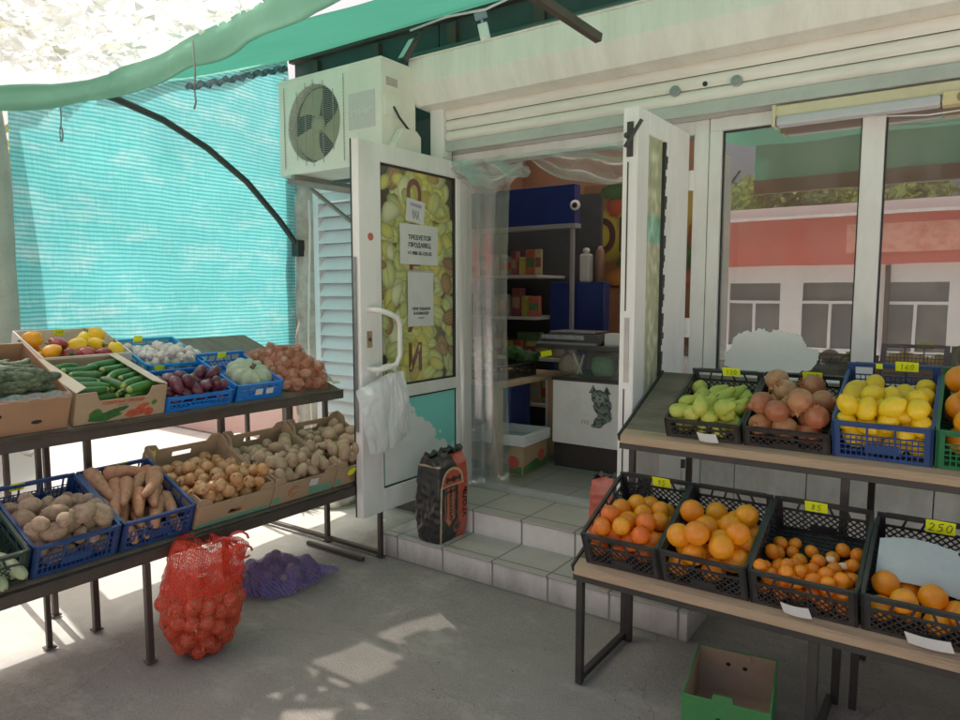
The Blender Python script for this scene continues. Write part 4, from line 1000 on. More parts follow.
PEP = {'yellow': pepmesh([PEPY, STEMG], 0), 'orange': pepmesh([PEPO, STEMG], 1), 'dark red': pepmesh([PEPR, STEMG], 2)}
PST = MB(); PST.tube([(0,0,.036),(.002,0,.048),(.007,.002,.060)], [.011,.0055,.006], 8)
for k in range(6): PST.add([(.005*math.cos(k),.005*math.sin(k),.041),(.020*math.cos(k*1.047),.020*math.sin(k*1.047),.0385),(.005*math.cos(k+1),.005*math.sin(k+1),.041)], [(0,1,2)])
PSTM = PST.mesh('stem', STEMG, True)
peps = [(-.17,.06,.04,'orange'),(-.09,.06,.04,'dark red'),(0,.06,.04,'dark red'),(.09,.06,.04,'dark red'),(.17,.06,.04,'yellow'),(-.16,.16,.05,'orange'),(-.07,.16,.05,'dark red'),(.03,.16,.05,'yellow'),(.12,.16,.05,'yellow'),(-.15,.25,.05,'orange'),(-.05,.26,.05,'yellow'),(.06,.25,.05,'dark red'),(.15,.26,.05,'yellow'),
        (-.165,.24,.122,'orange'),(-.13,.10,.112,'orange'),(-.075,.17,.118,'dark red'),(.005,.13,.122,'yellow'),(.015,.065,.105,'dark red'),(.10,.14,.118,'yellow'),(.135,.23,.135,'yellow'),(.165,.075,.11,'yellow'),(.07,.21,.12,'yellow'),(-.06,.05,.105,'dark red'),(.095,.055,.10,'dark red')]
rg = random.Random(8)
for x, y, z, c in peps:
    o = bpy.data.objects.new('bell_pepper', PEP[c]); C.objects.link(o); o.matrix_world = Mp @ T(x,y,z) @ Euler((rg.uniform(-1.9,1.9), rg.uniform(-1.5,1.5), rg.uniform(0,6.28))).to_matrix().to_4x4()
    tag(o, c+' bell pepper in the white lined box at the back', 'bell pepper', c+' bell peppers in the back box')
    s_ = bpy.data.objects.new('stem', PSTM); C.objects.link(s_); s_.parent = o

# net sacks -------------------------------------------------------------------------
def mat_mesh(name, col, alpha, scale=260, thick=.5):
    m, nt, out = new_mat(name)
    v = coords(nt, 'UV' if False else 'Object')
    fs = []
    for rot in (38, -38):
        tc = nt.nodes.new('ShaderNodeTexCoord'); mp = nt.nodes.new('ShaderNodeMapping'); mp.inputs['Rotation'].default_value = (R(rot*.6), R(rot), R(rot))
        nt.links.new(tc.outputs['Object'], mp.inputs[0])
        w_ = nd(nt, 'ShaderNodeTexWave', Scale=scale/6.28, Distortion=1.2, Detail=1); nt.links.new(mp.outputs[0], w_.inputs['Vector']); fs.append(w_.outputs['Fac'])
    mxn = nd(nt, 'ShaderNodeMath', operation='MAXIMUM'); nt.links.new(fs[0], mxn.inputs[0]); nt.links.new(fs[1], mxn.inputs[1])
    f = ramp(nt, mxn.outputs[0], [(thick, (alpha,)*3), (min(.99, thick+.25), (.88,)*3)])
    d = nd(nt, 'ShaderNodeBsdfPrincipled', Roughness=.45); d.inputs['Base Color'].default_value = c4(col); d.inputs['Specular IOR Level'].default_value = .4
    t = nd(nt, 'ShaderNodeBsdfTranslucent', Color=c4(col)); m1 = nd(nt, 'ShaderNodeMixShader', Fac=.4)
    nt.links.new(d.outputs[0], m1.inputs[1]); nt.links.new(t.outputs[0], m1.inputs[2])
    tr = nd(nt, 'ShaderNodeBsdfTransparent'); mx = nd(nt, 'ShaderNodeMixShader')
    nt.links.new(f, mx.inputs[0]); nt.links.new(tr.outputs[0], mx.inputs[1]); nt.links.new(m1.outputs[0], mx.inputs[2])
    nt.links.new(mx.outputs[0], out.inputs[0]); return m
REDNET = mat_mesh('red_net', (.85,.05,.02), .22, 190, .66); PURNET = mat_mesh('purple_net', (.27,.18,.50), .26, 200, .62); ORNET = mat_mesh('orange_net', (.60,.15,.08), .05, 210, .80)
REDDENSE = mat_mesh('red_net_folds', (.84,.055,.025), .38, 230, .55)
# red sack of onions standing on the ground
SC = Vector((-2.645, 1.68, 0))
def sackR(z): # radius profile
    pts = [(0,.085),(.05,.125),(.12,.158),(.22,.180),(.30,.178),(.36,.165),(.42,.14)]
    for (a, ra), (b_, rb) in zip(pts[:-1], pts[1:]):
        if a <= z <= b_: return ra+(rb-ra)*(z-a)/(b_-a)
    return .08
rg = random.Random(12); P = []
for i in range(86):
    best = None
    for _ in range(120):
        a = rg.uniform(0, 6.283); z = 0; r = rg.uniform(.029,.037); q = rg.random()**.5*(.18-r)
        x, y = q*math.cos(a), q*math.sin(a); z = r
        for px, py, pz, pr in P:
            d2 = (px-x)**2+(py-y)**2; s = (r+pr)*.93
            if d2 < s*s: z = max(z, pz+math.sqrt(s*s-d2))
        if q+r > sackR(z)+.006:
            # slide up until the sack is wide enough
            continue
        if best is None or z < best[0]: best = (z, x, y, r)
    if best and best[0] < .34: P.append((best[1], best[2], best[0], best[3]))
SACKON = [onionmesh(mat_fruit('red_sack_onion_skin', (.70,.25,.11), (.80,.42,.24), (.45,.09,.04), .3, 90, .1, .5, 12, streak=(1,1,.07)), k+5) for k in range(3)]
heap('onion', SACKON, P, .030, Matrix.Translation(SC), 'onion inside the red net sack on the ground', 'onion', 'onions inside the red net sack', 12)
sr = thing('net_sack', 'red net sack of onions standing on the ground in front of the left stand', 'net sack', SC)
def sack_surf(u, v):
    a = 2*math.pi*u; z = .0+.40*v
    dx, dy = math.cos(a), math.sin(a); best = sackR(z)*.80
    for px, py, pz, pr in P:
        dz = z-pz
        if abs(dz) < pr*1.15:
            rr_ = math.sqrt((pr*1.15)**2-dz*dz); along = px*dx+py*dy; perp = abs(-px*dy+py*dx)
            if along > 0 and perp < rr_: best = max(best, along+math.sqrt(rr_*rr_-perp*perp)*.98)
    return best
NA, NZ = 96, 44
arr = np.array([[sack_surf(i/NA, j/NZ) for i in range(NA)] for j in range(NZ+1)])
for _ in range(2): arr = np.maximum(arr, (np.roll(arr,1,1)+np.roll(arr,-1,1)+np.vstack([arr[:1],arr[:-1]])+np.vstack([arr[1:],arr[-1:]]))/4)
b = MB(); b.grid(NA, NZ, lambda u, v: ((arr[round(v*NZ)][round(u*NA) % NA]+.003)*math.cos(2*math.pi*u), (arr[round(v*NZ)][round(u*NA) % NA]+.003)*math.sin(2*math.pi*u), .004+.40*v), wrap=True, skip=None)
b.build('net', REDNET, sr, smooth=True)
# gathered folds at the top
def fold(u, v):
    a = 2*math.pi*u; k = 1-v; r0_ = arr[NZ-12][round(u*NA) % NA]
    r_ = r0_*(1.02-.10*v if v < .68 else max(.30, .952-1.9*(v-.68)))+.011*math.sin(a*8+v*6)+.006*math.sin(a*21+v*11)+.02*mnoise.noise(Vector((math.cos(a)*2, math.sin(a)*2, v*5)))
    return (r_*math.cos(a)+.03*v, r_*math.sin(a)+.05*v, .285+.185*min(1,v/.72)**.9+(.0 if v < .72 else -.05*(v-.72)/.28)-.03*v*math.cos(a-1.2)+.010*math.sin(a*7+v*4))
b = MB(); b.grid(NA, 24, fold, wrap=True); b.build('gathered_top', REDDENSE, sr, smooth=True)
b = MB()
for c_, rr_ in (((.08,.14,.46),.035),((.13,.13,.42),.028)):
    b.tube([(c_[0]+rr_*math.cos(t*.55)*.6, c_[1]+rr_*math.cos(t*.55), c_[2]+rr_*math.sin(t*.55)) for t in range(0, 11)], .0055, 7)
b.tube([(.02,.05,.46),(.05,.09,.475),(.08,.13,.45)], .008, 7); b.build('tie_loop', mat_paint('red_tie', (.62,.04,.03), rough=.5), sr, smooth=True)
# heap-and-drape for the sacks lying down
def drape(P, x0, x1, y0, y1, nx, ny, marg, floor=0.002, sm=3, edge=.05, inf=1.30):
    X = np.linspace(x0, x1, nx+1); Y = np.linspace(y0, y1, ny+1); H = np.full((ny+1, nx+1), floor)
    for px, py, pz, pr in P:
        q = pr*inf; d2 = (X[None, :]-px)**2+(Y[:, None]-py)**2
        H = np.maximum(H, np.where(d2 < q*q, pz+np.sqrt(np.maximum(0, q*q-d2)), floor))
    for _ in range(sm):
        a = np.pad(H, 1, mode='edge'); H = np.maximum(H-.001, (a[:-2,1:-1]+a[2:,1:-1]+a[1:-1,:-2]+a[1:-1,2:])/4)
    return X, Y, H+marg
def drape_obj(name, mat, P, box_, res, M, parent, marg=.004, sm=4, keep=.012):
    x0, x1, y0, y1 = box_; nx, ny = int((x1-x0)/res), int((y1-y0)/res)
    X, Y, H = drape(P, x0, x1, y0, y1, nx, ny, marg, sm=sm)
    b = MB(); idx = {}
    b.grid(nx, ny, lambda u, v: (X[round(u*nx)], Y[round(v*ny)], H[round(v*ny)][round(u*nx)]+.0015*math.sin(u*90)*math.sin(v*70)), skip=lambda u, v: H[min(ny,int(v*ny))][min(nx,int(u*nx))] < keep)
    return b.build(name, mat, parent, smooth=True, M=M, fixn=False)
# purple sack on the ground
PS = T(-2.94, 2.30, 0) @ RZ(62)
rg = random.Random(21); P = []
for i in range(46):
    best = None
    for _ in range(80):
        r = rg.uniform(.028,.036); t = rg.uniform(-1, 1); x = .20*t; wd = .105*math.sqrt(max(.05, 1-(t*.85)**2))*(1 if t < .5 else .75); y = rg.uniform(-wd, wd); z = r
        for px, py, pz, pr in P:
            d2 = (px-x)**2+(py-y)**2; s = (r+pr)*.92
            if d2 < s*s: z = max(z, pz+math.sqrt(s*s-d2))
        hh = z+abs(t)*.05+.4*abs(y)
        if best is None or hh < best[0]: best = (hh, x, y, z, r)
    P.append(best[1:])
heap('potato', POTM, P, .030, PS, 'potato inside the purple net sack on the ground', 'potato', 'potatoes inside the purple net sack', 22)
sp = thing('net_sack', 'purple net sack of potatoes lying flat on the ground behind the red one', 'net sack', M=PS)
drape_obj('net', PURNET, P, (-.30,.30,-.20,.20), .0075, None, sp, sm=9, keep=.009)
b = MB()
b.grid(14, 12, lambda u, v: (.17+.17*v, (.075-.055*v)*(2*u-1)+.01*math.sin(v*6), .012+(.06*(1-v)+.012)*(1-(2*u-1)**2)+.008*math.sin(u*16+v*3)), skip=None); b.build('gathered_end', PURNET, sp, smooth=True, fixn=False)
b = MB(); b.grid(16, 10, lambda u, v: (-.10+.17*u, -.12-.075*v, .075*(1-v)**1.2+.008+.010*math.sin(u*15)*(1-.5*v))); b.build('loose_fold', PURNET, sp, smooth=True, fixn=False)
# orange net sack of pink potatoes on the upper tier
MO = LM(-3.14, 2.765, .953, 18)
rg = random.Random(33); P = []
for i in range(96):
    best = None
    for _ in range(70):
        r = rg.uniform(.026,.036); x = rg.uniform(-.165,.165); y = rg.uniform(.03,.52); z = r
        for px, py, pz, pr in P:
            d2 = (px-x)**2+(py-y)**2; s = (r+pr)*.92
            if d2 < s*s: z = max(z, pz+math.sqrt(s*s-d2))
        hh = z+.10*(abs(x)/.16)**3+.10*abs((y-.28)/.25)**3+y*.15
        if best is None or hh < best[0]: best = (hh, x, y, z, r)
    P.append(best[1:])
heap('potato', POTR, P, .030, MO, 'pink skinned potato in the orange net sack on the upper tier', 'potato', 'pink potatoes in the orange net sack', 34)
so = thing('net_sack', 'orange net sack packed with pink potatoes at the far end of the upper tier', 'net sack', M=MO)
drape_obj('net', ORNET, P, (-.21,.21,-.03,.58), .0085, None, so, sm=3, keep=.010)
b = MB(); b.grid(10, 6, lambda u, v: (.17+.06*v, .02+.12*u, .02+.008*math.sin(u*9))); o = b.build('paper_slip', CARDPALE, M=MO, smooth=True, fixn=False); tag(o, 'pale cardboard slip sticking out beside the orange sack', 'cardboard')

# ------------------------------------------------------------------ right stand
rs_ = thing('display_stand', 'two tier iron stand with worn plywood shelves carrying citrus crates under the window', 'stand', (0, 2.7, 0)); RS = (0, 2.7, 0)
def rsb(mb, name, mats, **k): return ch(mb, name, mats, rs_, RS, **k)
for (y_, z_, tl, D_, xa) in ((2.36,.475,23,.46,-1.215),(2.74,.928,24,.56,-1.20)):
    b = MB(); b.box(xa,.02,-.024,1.9,D_,-.004,0,RM(0,y_,z_,tl)); rsb(b, 'shelf_board', WOODOLD, bevel=.002)
    b = MB(); b.box(xa+.004,-.004,-.006,1.9,.05,.003,0,RM(0,y_,z_,tl)); b.box(xa+.004,y_-.004,z_-.032,1.9,y_+.016,z_-.004); rsb(b, 'front_edge', WOODEDGE, bevel=.003)
    b = MB(); b.box(xa-.004,y_+.004,z_-.058,1.9,y_+.034,z_-.032); b.box(xa-.012,.0,-.03,xa-.001,D_,.004,0,RM(0,y_,z_,tl)); rsb(b, 'frame_rail', BLACKIRON, bevel=.002)
for x, y, z1, w_ in ((-1.19,2.375,.42,.028),(-1.19,2.80,.58,.026),(-.36,2.385,.43,.03),(-.345,2.80,.90,.028),(-.285,2.80,.62,.026),(-1.165,2.80,.90,.026),(-1.05,3.2,1.08,.026),(-.30,3.22,1.08,.026),(1.2,2.385,.43,.03),(1.2,2.80,.9,.03)):
    b = MB(); b.box(x-w_/2,y-w_/2,0,x+w_/2,y+w_/2,z1); rsb(b, 'leg', BLACKIRON, bevel=.003)
for x in (-1.19, -.36):
    b = MB(); b.box(x-.013,2.39,.012,x+.013,2.79,.036); rsb(b, 'floor_runner', BLACKIRON, bevel=.002)
YR, ZR, TR = 2.385, .492, 23
specs = [(-1.022,.30,'black lattice crate of mixed oranges at the left end of the lower shelf'),(-.718,.305,'second black lattice crate from the left, heaped with large oranges'),(-.400,.322,'third black lattice crate with mandarins filling only its front half'),(-.068,.325,'black lattice crate with few oranges and a pale card sheet, tagged 250'),(.265,.32,'black lattice crate at the far right end of the lower shelf')]
MR = [RM(x, YR, ZR, TR) for x, W, _ in specs]
for (x, W, lab), M in zip(specs, MR): crate(M, W, .40, .142, BLACKPL, 'diamond', lab, Hb=.150)
P = pack(33, .30, .40, lambda g: g.uniform(.033,.039), TR, 41, ok=.94)
front = [p for p in P if p[1] < .13 and p[2] < .17]; rest = [p for p in P if not (p[1] < .13 and p[2] < .17)]
heap('orange', ORR, front, .036, MR[0], 'deep red orange fruit at the front of the leftmost black crate', 'orange', 'reddish oranges in the leftmost black crate', 41)
heap('orange', ORM, rest, .036, MR[0], 'bright orange lying in the leftmost black crate', 'orange', 'oranges in the leftmost black crate', 42)
heap('orange', ORM, pack(25, .305, .40, lambda g: g.uniform(.038,.044), TR, 43, ok=.94), .036, MR[1], 'large orange in the second black crate', 'orange', 'oranges in the second black crate', 43)
heap('mandarin', MDM, pack(58, .322, .40, lambda g: g.uniform(.022,.027), TR, 44, ok=.93), .0245, MR[2], 'small mandarin in the half empty third black crate', 'mandarin', 'mandarins in the third crate', 44)
heap('orange', ORM, pack(15, .325, .40, lambda g: g.uniform(.034,.040), TR, 45, ok=.94), .036, MR[3], 'orange in the nearly empty crate tagged 250', 'orange', 'oranges in the crate tagged 250', 45)
heap('orange', ORM, pack(20, .32, .40, lambda g: g.uniform(.034,.038), TR, 46, ok=.94), .036, MR[4], 'orange in the crate at the right edge of the lower shelf', 'orange', 'oranges in the right edge crate', 46)
b = MB(); b.grid(14, 10, lambda u, v: (-.14+.27*u, .13+.14*v+.01*math.sin(u*3), .085+.065*v+.012*math.sin(u*5)+.006*math.sin(v*4)), skip=lambda u, v: (v > .9 and u > .8)); o = b.build('card_sheet', mat_paint('pale_blue_card', (.42,.47,.47), (.33,.37,.37), 5, .5, .55), M=MR[3], smooth=True, fixn=False); tag(o, 'pale grey blue card sheet lying in the crate tagged 250', 'card sheet')
# mandarin pith pieces: two peeled pale ones
for i, (x, y, z) in enumerate(((.055,.20,.075),(.095,.185,.07))):
    o = link('mandarin_peel', smesh('mandarin_peel', mat_fruit('pith'+str(i), (.80,.55,.30), (.85,.66,.45)), (.016,.014,.010), potfn(i)), None, MR[2]@T(x,y,z)); tag(o, 'pale bit of peel lying on the mandarins', 'peel', 'peel bits on the mandarins')
YU, ZUu, TU = 2.765, .945, 24
ups = [(-.855,.30,.085,.105,BLACKPL,'diamond','shallow black crate of green pears at the left of the upper shelf'),(-.545,.305,.085,.108,BLACKPL,'diamond','shallow black crate of pomegranates between the pears and the lemons'),(-.235,.305,.150,.175,NAVYPL,'grid','deep navy crate heaped with lemons on the upper shelf'),(.075,.305,.150,.175,GREENPL,'grid','deep green crate of large orange fruit at the right edge of the upper shelf')]
MU = [RM(x, YU, ZUu, TU) for x, *_ in ups]
for (x, W, H_, Hb, m_, stl, lab), M in zip(ups, MU): crate(M, W, .39, H_, m_, stl, lab, Hb=Hb)
heap('pear', PEARM, pack(32, .30, .39, lambda g: g.uniform(.029,.034), 18, 51, ok=.90), .034, MU[0], 'green pear in the shallow black crate on the upper shelf', 'pear', 'pears in the shallow crate', 51, rot=lambda g: RZ(g.gauss(150,45)) @ RX(g.uniform(45,100)) @ RZ(g.uniform(0,360)))
heap('pomegranate', POMM, pack(18, .305, .39, lambda g: g.uniform(.038,.047), 18, 52, ok=.94), .042, MU[1], 'red brown pomegranate in the shallow black crate', 'pomegranate', 'pomegranates in the shallow crate', 52)
heap('lemon', LEMM, pack(58, .305, .39, lambda g: g.uniform(.031,.036), 17, 53, ok=.92), .031, MU[2], 'yellow lemon heaped in the deep navy crate', 'lemon', 'lemons in the navy crate', 53)
heap('grapefruit', [smesh('grapefruit', ORANGE, .05, lambda d: 1+.03*nz(d,1.2,3)-.06*d[2]**4)], pack(18, .305, .39, lambda g: g.uniform(.048,.054), 17, 54, ok=.94), .05, MU[3], 'large pale orange grapefruit in the deep green crate', 'grapefruit', 'grapefruit in the green crate', 54)
# tags
HB = .150
for M, x, txt, lab, d in ((MR[0],.03,'95','small yellow price tag on the leftmost black crate of oranges',.40),(MR[2],-.02,'85','yellow price tag on the back rim of the mandarin crate',.40),(MR[3],.02,'250','large yellow price tag reading 250 on the right lower crate',.40)):
    big = txt == '250'
    price_tag(M@T(x,d-.012,HB-(.036 if not big else .042)), lab, txt, .074 if not big else .082, .044 if not big else .052, sz=.032 if not big else .042)
for M, x, txt, lab, h_ in ((MU[0],.02,'120','yellow price tag on the pear crate',.105),(MU[1],.03,'320','yellow price tag on the pomegranate crate',.108),(MU[2],.045,'160','yellow price tag on the lemon crate',.175)):
    price_tag(M@T(x,.378,h_-.022), lab, txt, .074, .040, sz=.028)
price_tag(MU[2]@T(-.045,.378,.158), 'tiny folded yellow tag left of the lemon price tag', '', .022, .022)
for M, x, z, w_, lab in ((MU[0],.02,.01,.075,'white paper slip tucked in the front of the pear crate'),(MR[2],-.02,.012,.085,'white paper slip at the front of the mandarin crate'),(MR[3],.01,.012,.115,'long white paper slip at the front of the crate tagged 250')):
    b = MB(); b.grid(8, 3, lambda u, v: (x-w_/2+w_*u+.012*(1-v), -.012-.006*math.sin(u*3)-.008*(1-v), z+.034*v)); o = b.build('paper_slip', PAPER, M=M, smooth=True, fixn=False); tag(o, lab, 'paper slip')
for M, x, y, z, txt, lab in ((LM(XLo,1.225,ZLo,TL),-.06,.395,.112,'40','yellow price tag on the back rim of the navy potato crate'),(Mc,.03,.395,.112,'65','yellow price tag on the back rim of the carrot crate'),(Mp,.0,.33,.10,'250','yellow price tag at the back of the pepper box'),(Mg,-.04,.352,.07,'','yellow price tag standing at the back of the garlic crate'),(Mq,.0,.378,.085,'','yellow price tag on the back rim of the squash crate'),(Mg,-.12,-.012,.055,'','yellow price tag between the garlic and the red onions'),(LM(XLo,1.925,ZLo,TL),-.17,.46,.095,'','small yellow tag at the back corner of the onion tray')):
    price_tag(M@T(x,y,z), lab, txt, .052, .034, sz=.024)
tg = MB(); tg.grid(10, 10, lambda u, v: (.03*math.cos(6.283*u)*v, -.004, .022*math.sin(6.283*u)*v)); o = tg.build('price_tag', TAGY, M=LM(XLo,2.745,ZLo,TL)@T(-.10,-.004,.085)@RY(-20), fixn=False); tag(o, 'round yellow tag on the front of the far potato tray', 'price tag')
tg = MB(); tg.grid(4, 4, lambda u, v: (-.025+.05*u, -.004-.006*u, .04*v)); o = tg.build('paper_label', PAPER, M=LM(XLo,2.335,ZLo,TL)@T(.04,-.004,.07), fixn=False); tag(o, 'small white paper on the front of the middle potato tray', 'label')

# green box on the ground
gb = carton(T(-.605,2.285,0)@RZ(9), .285, .36, .165, GREENCARD, CARDIN, 'empty green printed cardboard box on the ground under the citrus stand', Hb=.175, cut=None, name='cardboard_box')
q = MB(); q.box(-.1365,.0065,.006,.1365,.007,.16); q.box(-.1365,.353,.006,.1365,.3535,.172); 
q.add([(-.1364,.007,.006),(-.1364,.353,.006),(-.1364,.353,.168),(-.1364,.007,.158)], [(0,1,2,3)]); q.add([(.1364,.007,.006),(.1364,.353,.006),(.1364,.353,.168),(.1364,.007,.158)], [(0,1,2,3)])
q.add([(-.136,.007,.0062),(.136,.007,.0062),(.136,.353,.0062),(-.136,.353,.0062)], [(0,1,2,3)]); q.build('inner_lining', CARDIN, gb)
q = MB(); q.prism([(-.035,0),(.035,0),(.030,.022),(-.030,.022)], .004, T(-.01,.0,.165)); q.build('front_tab', GREENCARD, gb)
q = MB()
for x, y_, z in ((-.03,.3528,.12),(.03,.3528,.115),(-.02,-.0008,.10),(.03,-.0008,.095)): q.sphere((x,y_,z), (.009,.0012,.008), 12, 6)
for x, y_ in ((-.06,.15),(.07,.12),(.06,.22)): q.sphere((x,y_,.0068), (.006,.006,.001), 10, 6)
q.build('vent_hole', DARKGAP, gb, smooth=True)
q = MB(); q.box(-.05,.3475,.15,.05,.3528,.172); q.build('hand_tab', CARDIN, gb)

# charcoal bags -------------------------------------------------------------------------
def charcoal(M, label, seed, h=.50, wx=.17, wy=.27, flip=False):
    root = thing('charcoal_bag', label, 'charcoal bag', M=M)
    # skin as a loop around the bag: u around, v up
    def S(u, v, off=0.0):
        # rounded rectangle path, corner order: -x-y, +x-y, +x+y, -x+y
        per = [(-1,-1),(1,-1),(1,1),(-1,1)]; q = (u % 1.0)*4; i = int(q) % 4; f = q-int(q)
        a = per[i]; b_ = per[(i+1) % 4]; x = a[0]+(b_[0]-a[0])*f; y = a[1]+(b_[1]-a[1])*f
        m_ = max(.001, (abs(x)**9+abs(y)**9)**(1/9)); x, y = x/m_, y/m_
        bul = 1+.05*math.sin(math.pi*min(1, v*1.1))-.10*max(0, v-.8)/.2*0
        top = max(0, (v-.86)/.14); bot = max(0, (.05-v)/.05)
        sx = wx/2*bul*(1-.62*top)*(1-.10*bot); sy = wy/2*bul*(1-.06*top)*(1-.10*bot)
        w_ = .006*mnoise.noise(Vector((x*1.8+seed, y*2, v*6)))+.0035*mnoise.noise(Vector((x*4, y*4+seed, v*15)))+.0022*math.sin(v*70+3*x)*(.3+top)
        w_ += .008*top*math.sin(u*40)
        return (x*(sx+w_+off)+.01*v, y*(sy+w_+off), h*v*(1-.02*abs(x)*top)+.012*top*math.sin(u*25))
    rs2 = np.random.RandomState(3)
    def col(u, v):
        out_ = np.tile(np.array([.016,.015,.015]), (len(u), 1))
        w_ = np.array([mnoise.noise(Vector((a*18, b_*12, 4))) for a, b_ in zip(u, v)])
        out_ *= (1+.5*w_)[:, None]
        RED = np.array([.50,.065,.035]); YEL = np.array([.66,.52,.30]); BLK = np.array([.014,.013,.013]); ORG = np.array([.60,.15,.06])
        f = (u-.25)*4 if not flip else 1-(u-.25)*4
        on_ = (f >= -.02) & (f < 1.35) if not flip else (f >= 0) & (f < 1.25)
        edge = .12+.15*np.clip((v-.60)/.16, 0, 1)
        red = on_ & (f > .62-.10*np.sin(v*3)); out_[red] = RED*.95
        # arch with a yellow border
        d = ((f-.43)/.36)**2+((v-.64)/.20)**2
        arch = on_ & (d < 1) & (v > .63); out_[arch & (d > .80)] = YEL; out_[arch & (d <= .80)] = RED
        out_[on_ & (d <= .8) & (v > .63) & (v < .645)] = YEL
        logo = on_ & (np.abs(v-.705) < .025+.012*np.sin(f*30)) & (f > .2) & (f < .72); out_[logo] = BLK
        line = on_ & (np.abs(f-.06) < .022) & (v < .64); out_[line] = YEL
        body = on_ & (f > .085) & (f < .60) & (v < .63) & (v > .02); out_[body] = BLK
        pen = on_ & (np.abs(f-.35) < .155) & (v > .27) & (v < .61); out_[pen] = ORG*.8
        out_[pen & (np.abs(f-.35) < .10)] = ORG
        out_[pen & (np.abs(np.abs(f-.35)-.125) < .018)] = BLK
        tip = on_ & (v <= .27) & (v > .17) & (np.abs(f-.35) < .155*(v-.17)/.10); out_[tip] = ORG
        cap = on_ & (v > .555) & (v < .585) & (np.abs(f-.35) < .155); out_[cap] = BLK
        rad = ((f-.60)/.115)**2+((v-.135)/.065)**2; out_[on_ & (rad < 1)] = BLK; out_[on_ & (rad < .62) & (rad > .42)] = np.array([.25,.12,.1])
        out_[on_ & (np.abs(rad-1) < .14)] = RED*.6
        # tan seam under the folded top
        seam = (v > .865) & (v < .89) & ((f < .05) | (f > 1.3)); out_[seam] = np.array([.45,.33,.2])
        return out_
    picture('bag_skin', 190, 110, col, lambda u, v: S(u, v), BAGFOIL, root)
    b = MB(); b.grid(24, 4, lambda u, v: (( -wx/2*.42)*(1-v)+wx/2*.42*v+.01, (u-.5)*wy*.95, h*1.0+.012*math.sin(u*23)-.012*(1-abs(2*v-1)))); b.build('folded_top', mat_paint('black_foil', (.016,.015,.015), rough=.4), root, smooth=True, fixn=False)
    b = MB(); b.sphere((.035,wy*.43,h*1.005), (.025,.022,.022), 12, 8, fn=lambda d: 1+.25*nz(d,2,seed)); b.build('twisted_corner', mat_paint('black_foil2', (.02,.018,.018), rough=.4), root, smooth=True)
    for txt, f, v0, s_, m_ in () if flip else (('ДРЕВЕСНЫЙ', .35, .43, .030, INK), ('УГОЛЬ', .83, .40, .052, INK)):
        p = S(.25+f/4, v0, .004)
        text_mesh(txt, s_, m_, Matrix(((0,0,1,p[0]+.004),(0,-1,0,p[1]),(1,0,0,p[2]),(0,0,0,1)))@Matrix.Diagonal((1,1,-1,1))@RX(180)@Matrix.Diagonal((1,-1,1,1)) if False else Matrix(((0,0,1,p[0]+.005),(0,-1,0,p[1]),(1,0,0,p[2]),(0,0,0,1))), root, 'lettering', bold=.0012)
    return root
charcoal(T(-2.425, 3.07, .140), 'black and red charcoal bag standing upright on the lower step beside the door', 2)
charcoal(T(-1.315, 3.045, .141)@RZ(-82)@RX(0), 'red charcoal bag mostly hidden behind the leftmost orange crate', 7, h=.52, flip=True)
# white carrier bag hung on the door handle ------------------------------------------------
wb = thing('carrier_bag', 'crumpled white plastic carrier bag hanging from the door handle', 'carrier bag', (-2.595, 2.80, 1.12))
def bagfn(yc, wtop, wbot, z1, z0_, ph, tk, lean):
    def f(u, v):
        a = 2*math.pi*u; w_ = (wbot+(wtop-wbot)*v**.8)/2
        thick = tk*(math.sin(math.pi*min(1, .12+.88*(1-v)))**.7)+.006
        y = yc+lean*(1-v)+w_*math.cos(a)+.008*math.sin(v*9+ph)
        x = thick*math.sin(a)*(1+.25*math.sin(6*a+v*4+ph))+.010*math.sin(v*13+a*2+ph)+.014*mnoise.noise(Vector((a*1.6, v*5, ph)))
        z = z0_+(z1-z0_)*v+.018*math.sin(a*2+ph)*(1-v)+.05*(math.cos(a))*(v-.2)*(.9 if ph < 1 else -.3)
        return (x+.02, y-2.80, z-1.12)
    return f
BAGW, nt, out = new_mat('white_polythene')
d = nd(nt, 'ShaderNodeBsdfPrincipled', Roughness=.32); d.inputs['Base Color'].default_value = (.90,.91,.91,1); t = nd(nt, 'ShaderNodeBsdfTranslucent', Color=(.8,.82,.82,1)); mx = nd(nt, 'ShaderNodeMixShader', Fac=.35)
nt.links.new(d.outputs[0], mx.inputs[1]); nt.links.new(t.outputs[0], mx.inputs[2]); nt.links.new(mx.outputs[0], out.inputs[0])
vn = noise(nt, coords(nt), 14, 5, .6); bump(nt, vn, .5, .02, d)
def lobe(q, xo, th, ph, side):
    (a_, b_, c_, d_) = q   # bottom-left, bottom-right, top-right, top-left as (y, z)
    def f(u, v):
        a = 2*math.pi*u; t_ = .5-.5*math.cos(a)          # across the lobe and back
        y0_ = a_[0]+(b_[0]-a_[0])*t_; z0_ = a_[1]+(b_[1]-a_[1])*t_; y1_ = d_[0]+(c_[0]-d_[0])*t_; z1_ = d_[1]+(c_[1]-d_[1])*t_
        y = y0_+(y1_-y0_)*v; z = z0_+(z1_-z0_)*v
        w_ = mnoise.noise(Vector((t_*2.2+ph, v*2.0, ph)))*.022+mnoise.noise(Vector((t_*7, v*3+ph, ph*2)))*.010+abs(mnoise.noise(Vector((t_*4+v*3, v*5-t_*3, ph))))*.016
        x = xo+side*.012*v+th*math.sin(a)*(math.sin(math.pi*min(1,.10+.9*(1-v)))**.6+.15)+w_
        return (x, y-2.80+.006*math.sin(v*8+ph), z-1.12+.006*math.sin(t_*14+ph)*(1-v))
    return f
b = MB(); b.grid(64, 34, lobe(((2.665,.665),(2.80,.675),(2.815,1.10),(2.545,1.02)), .015, .026, .7, 1), wrap=True); b.build('bag_body', BAGW, wb, smooth=True)
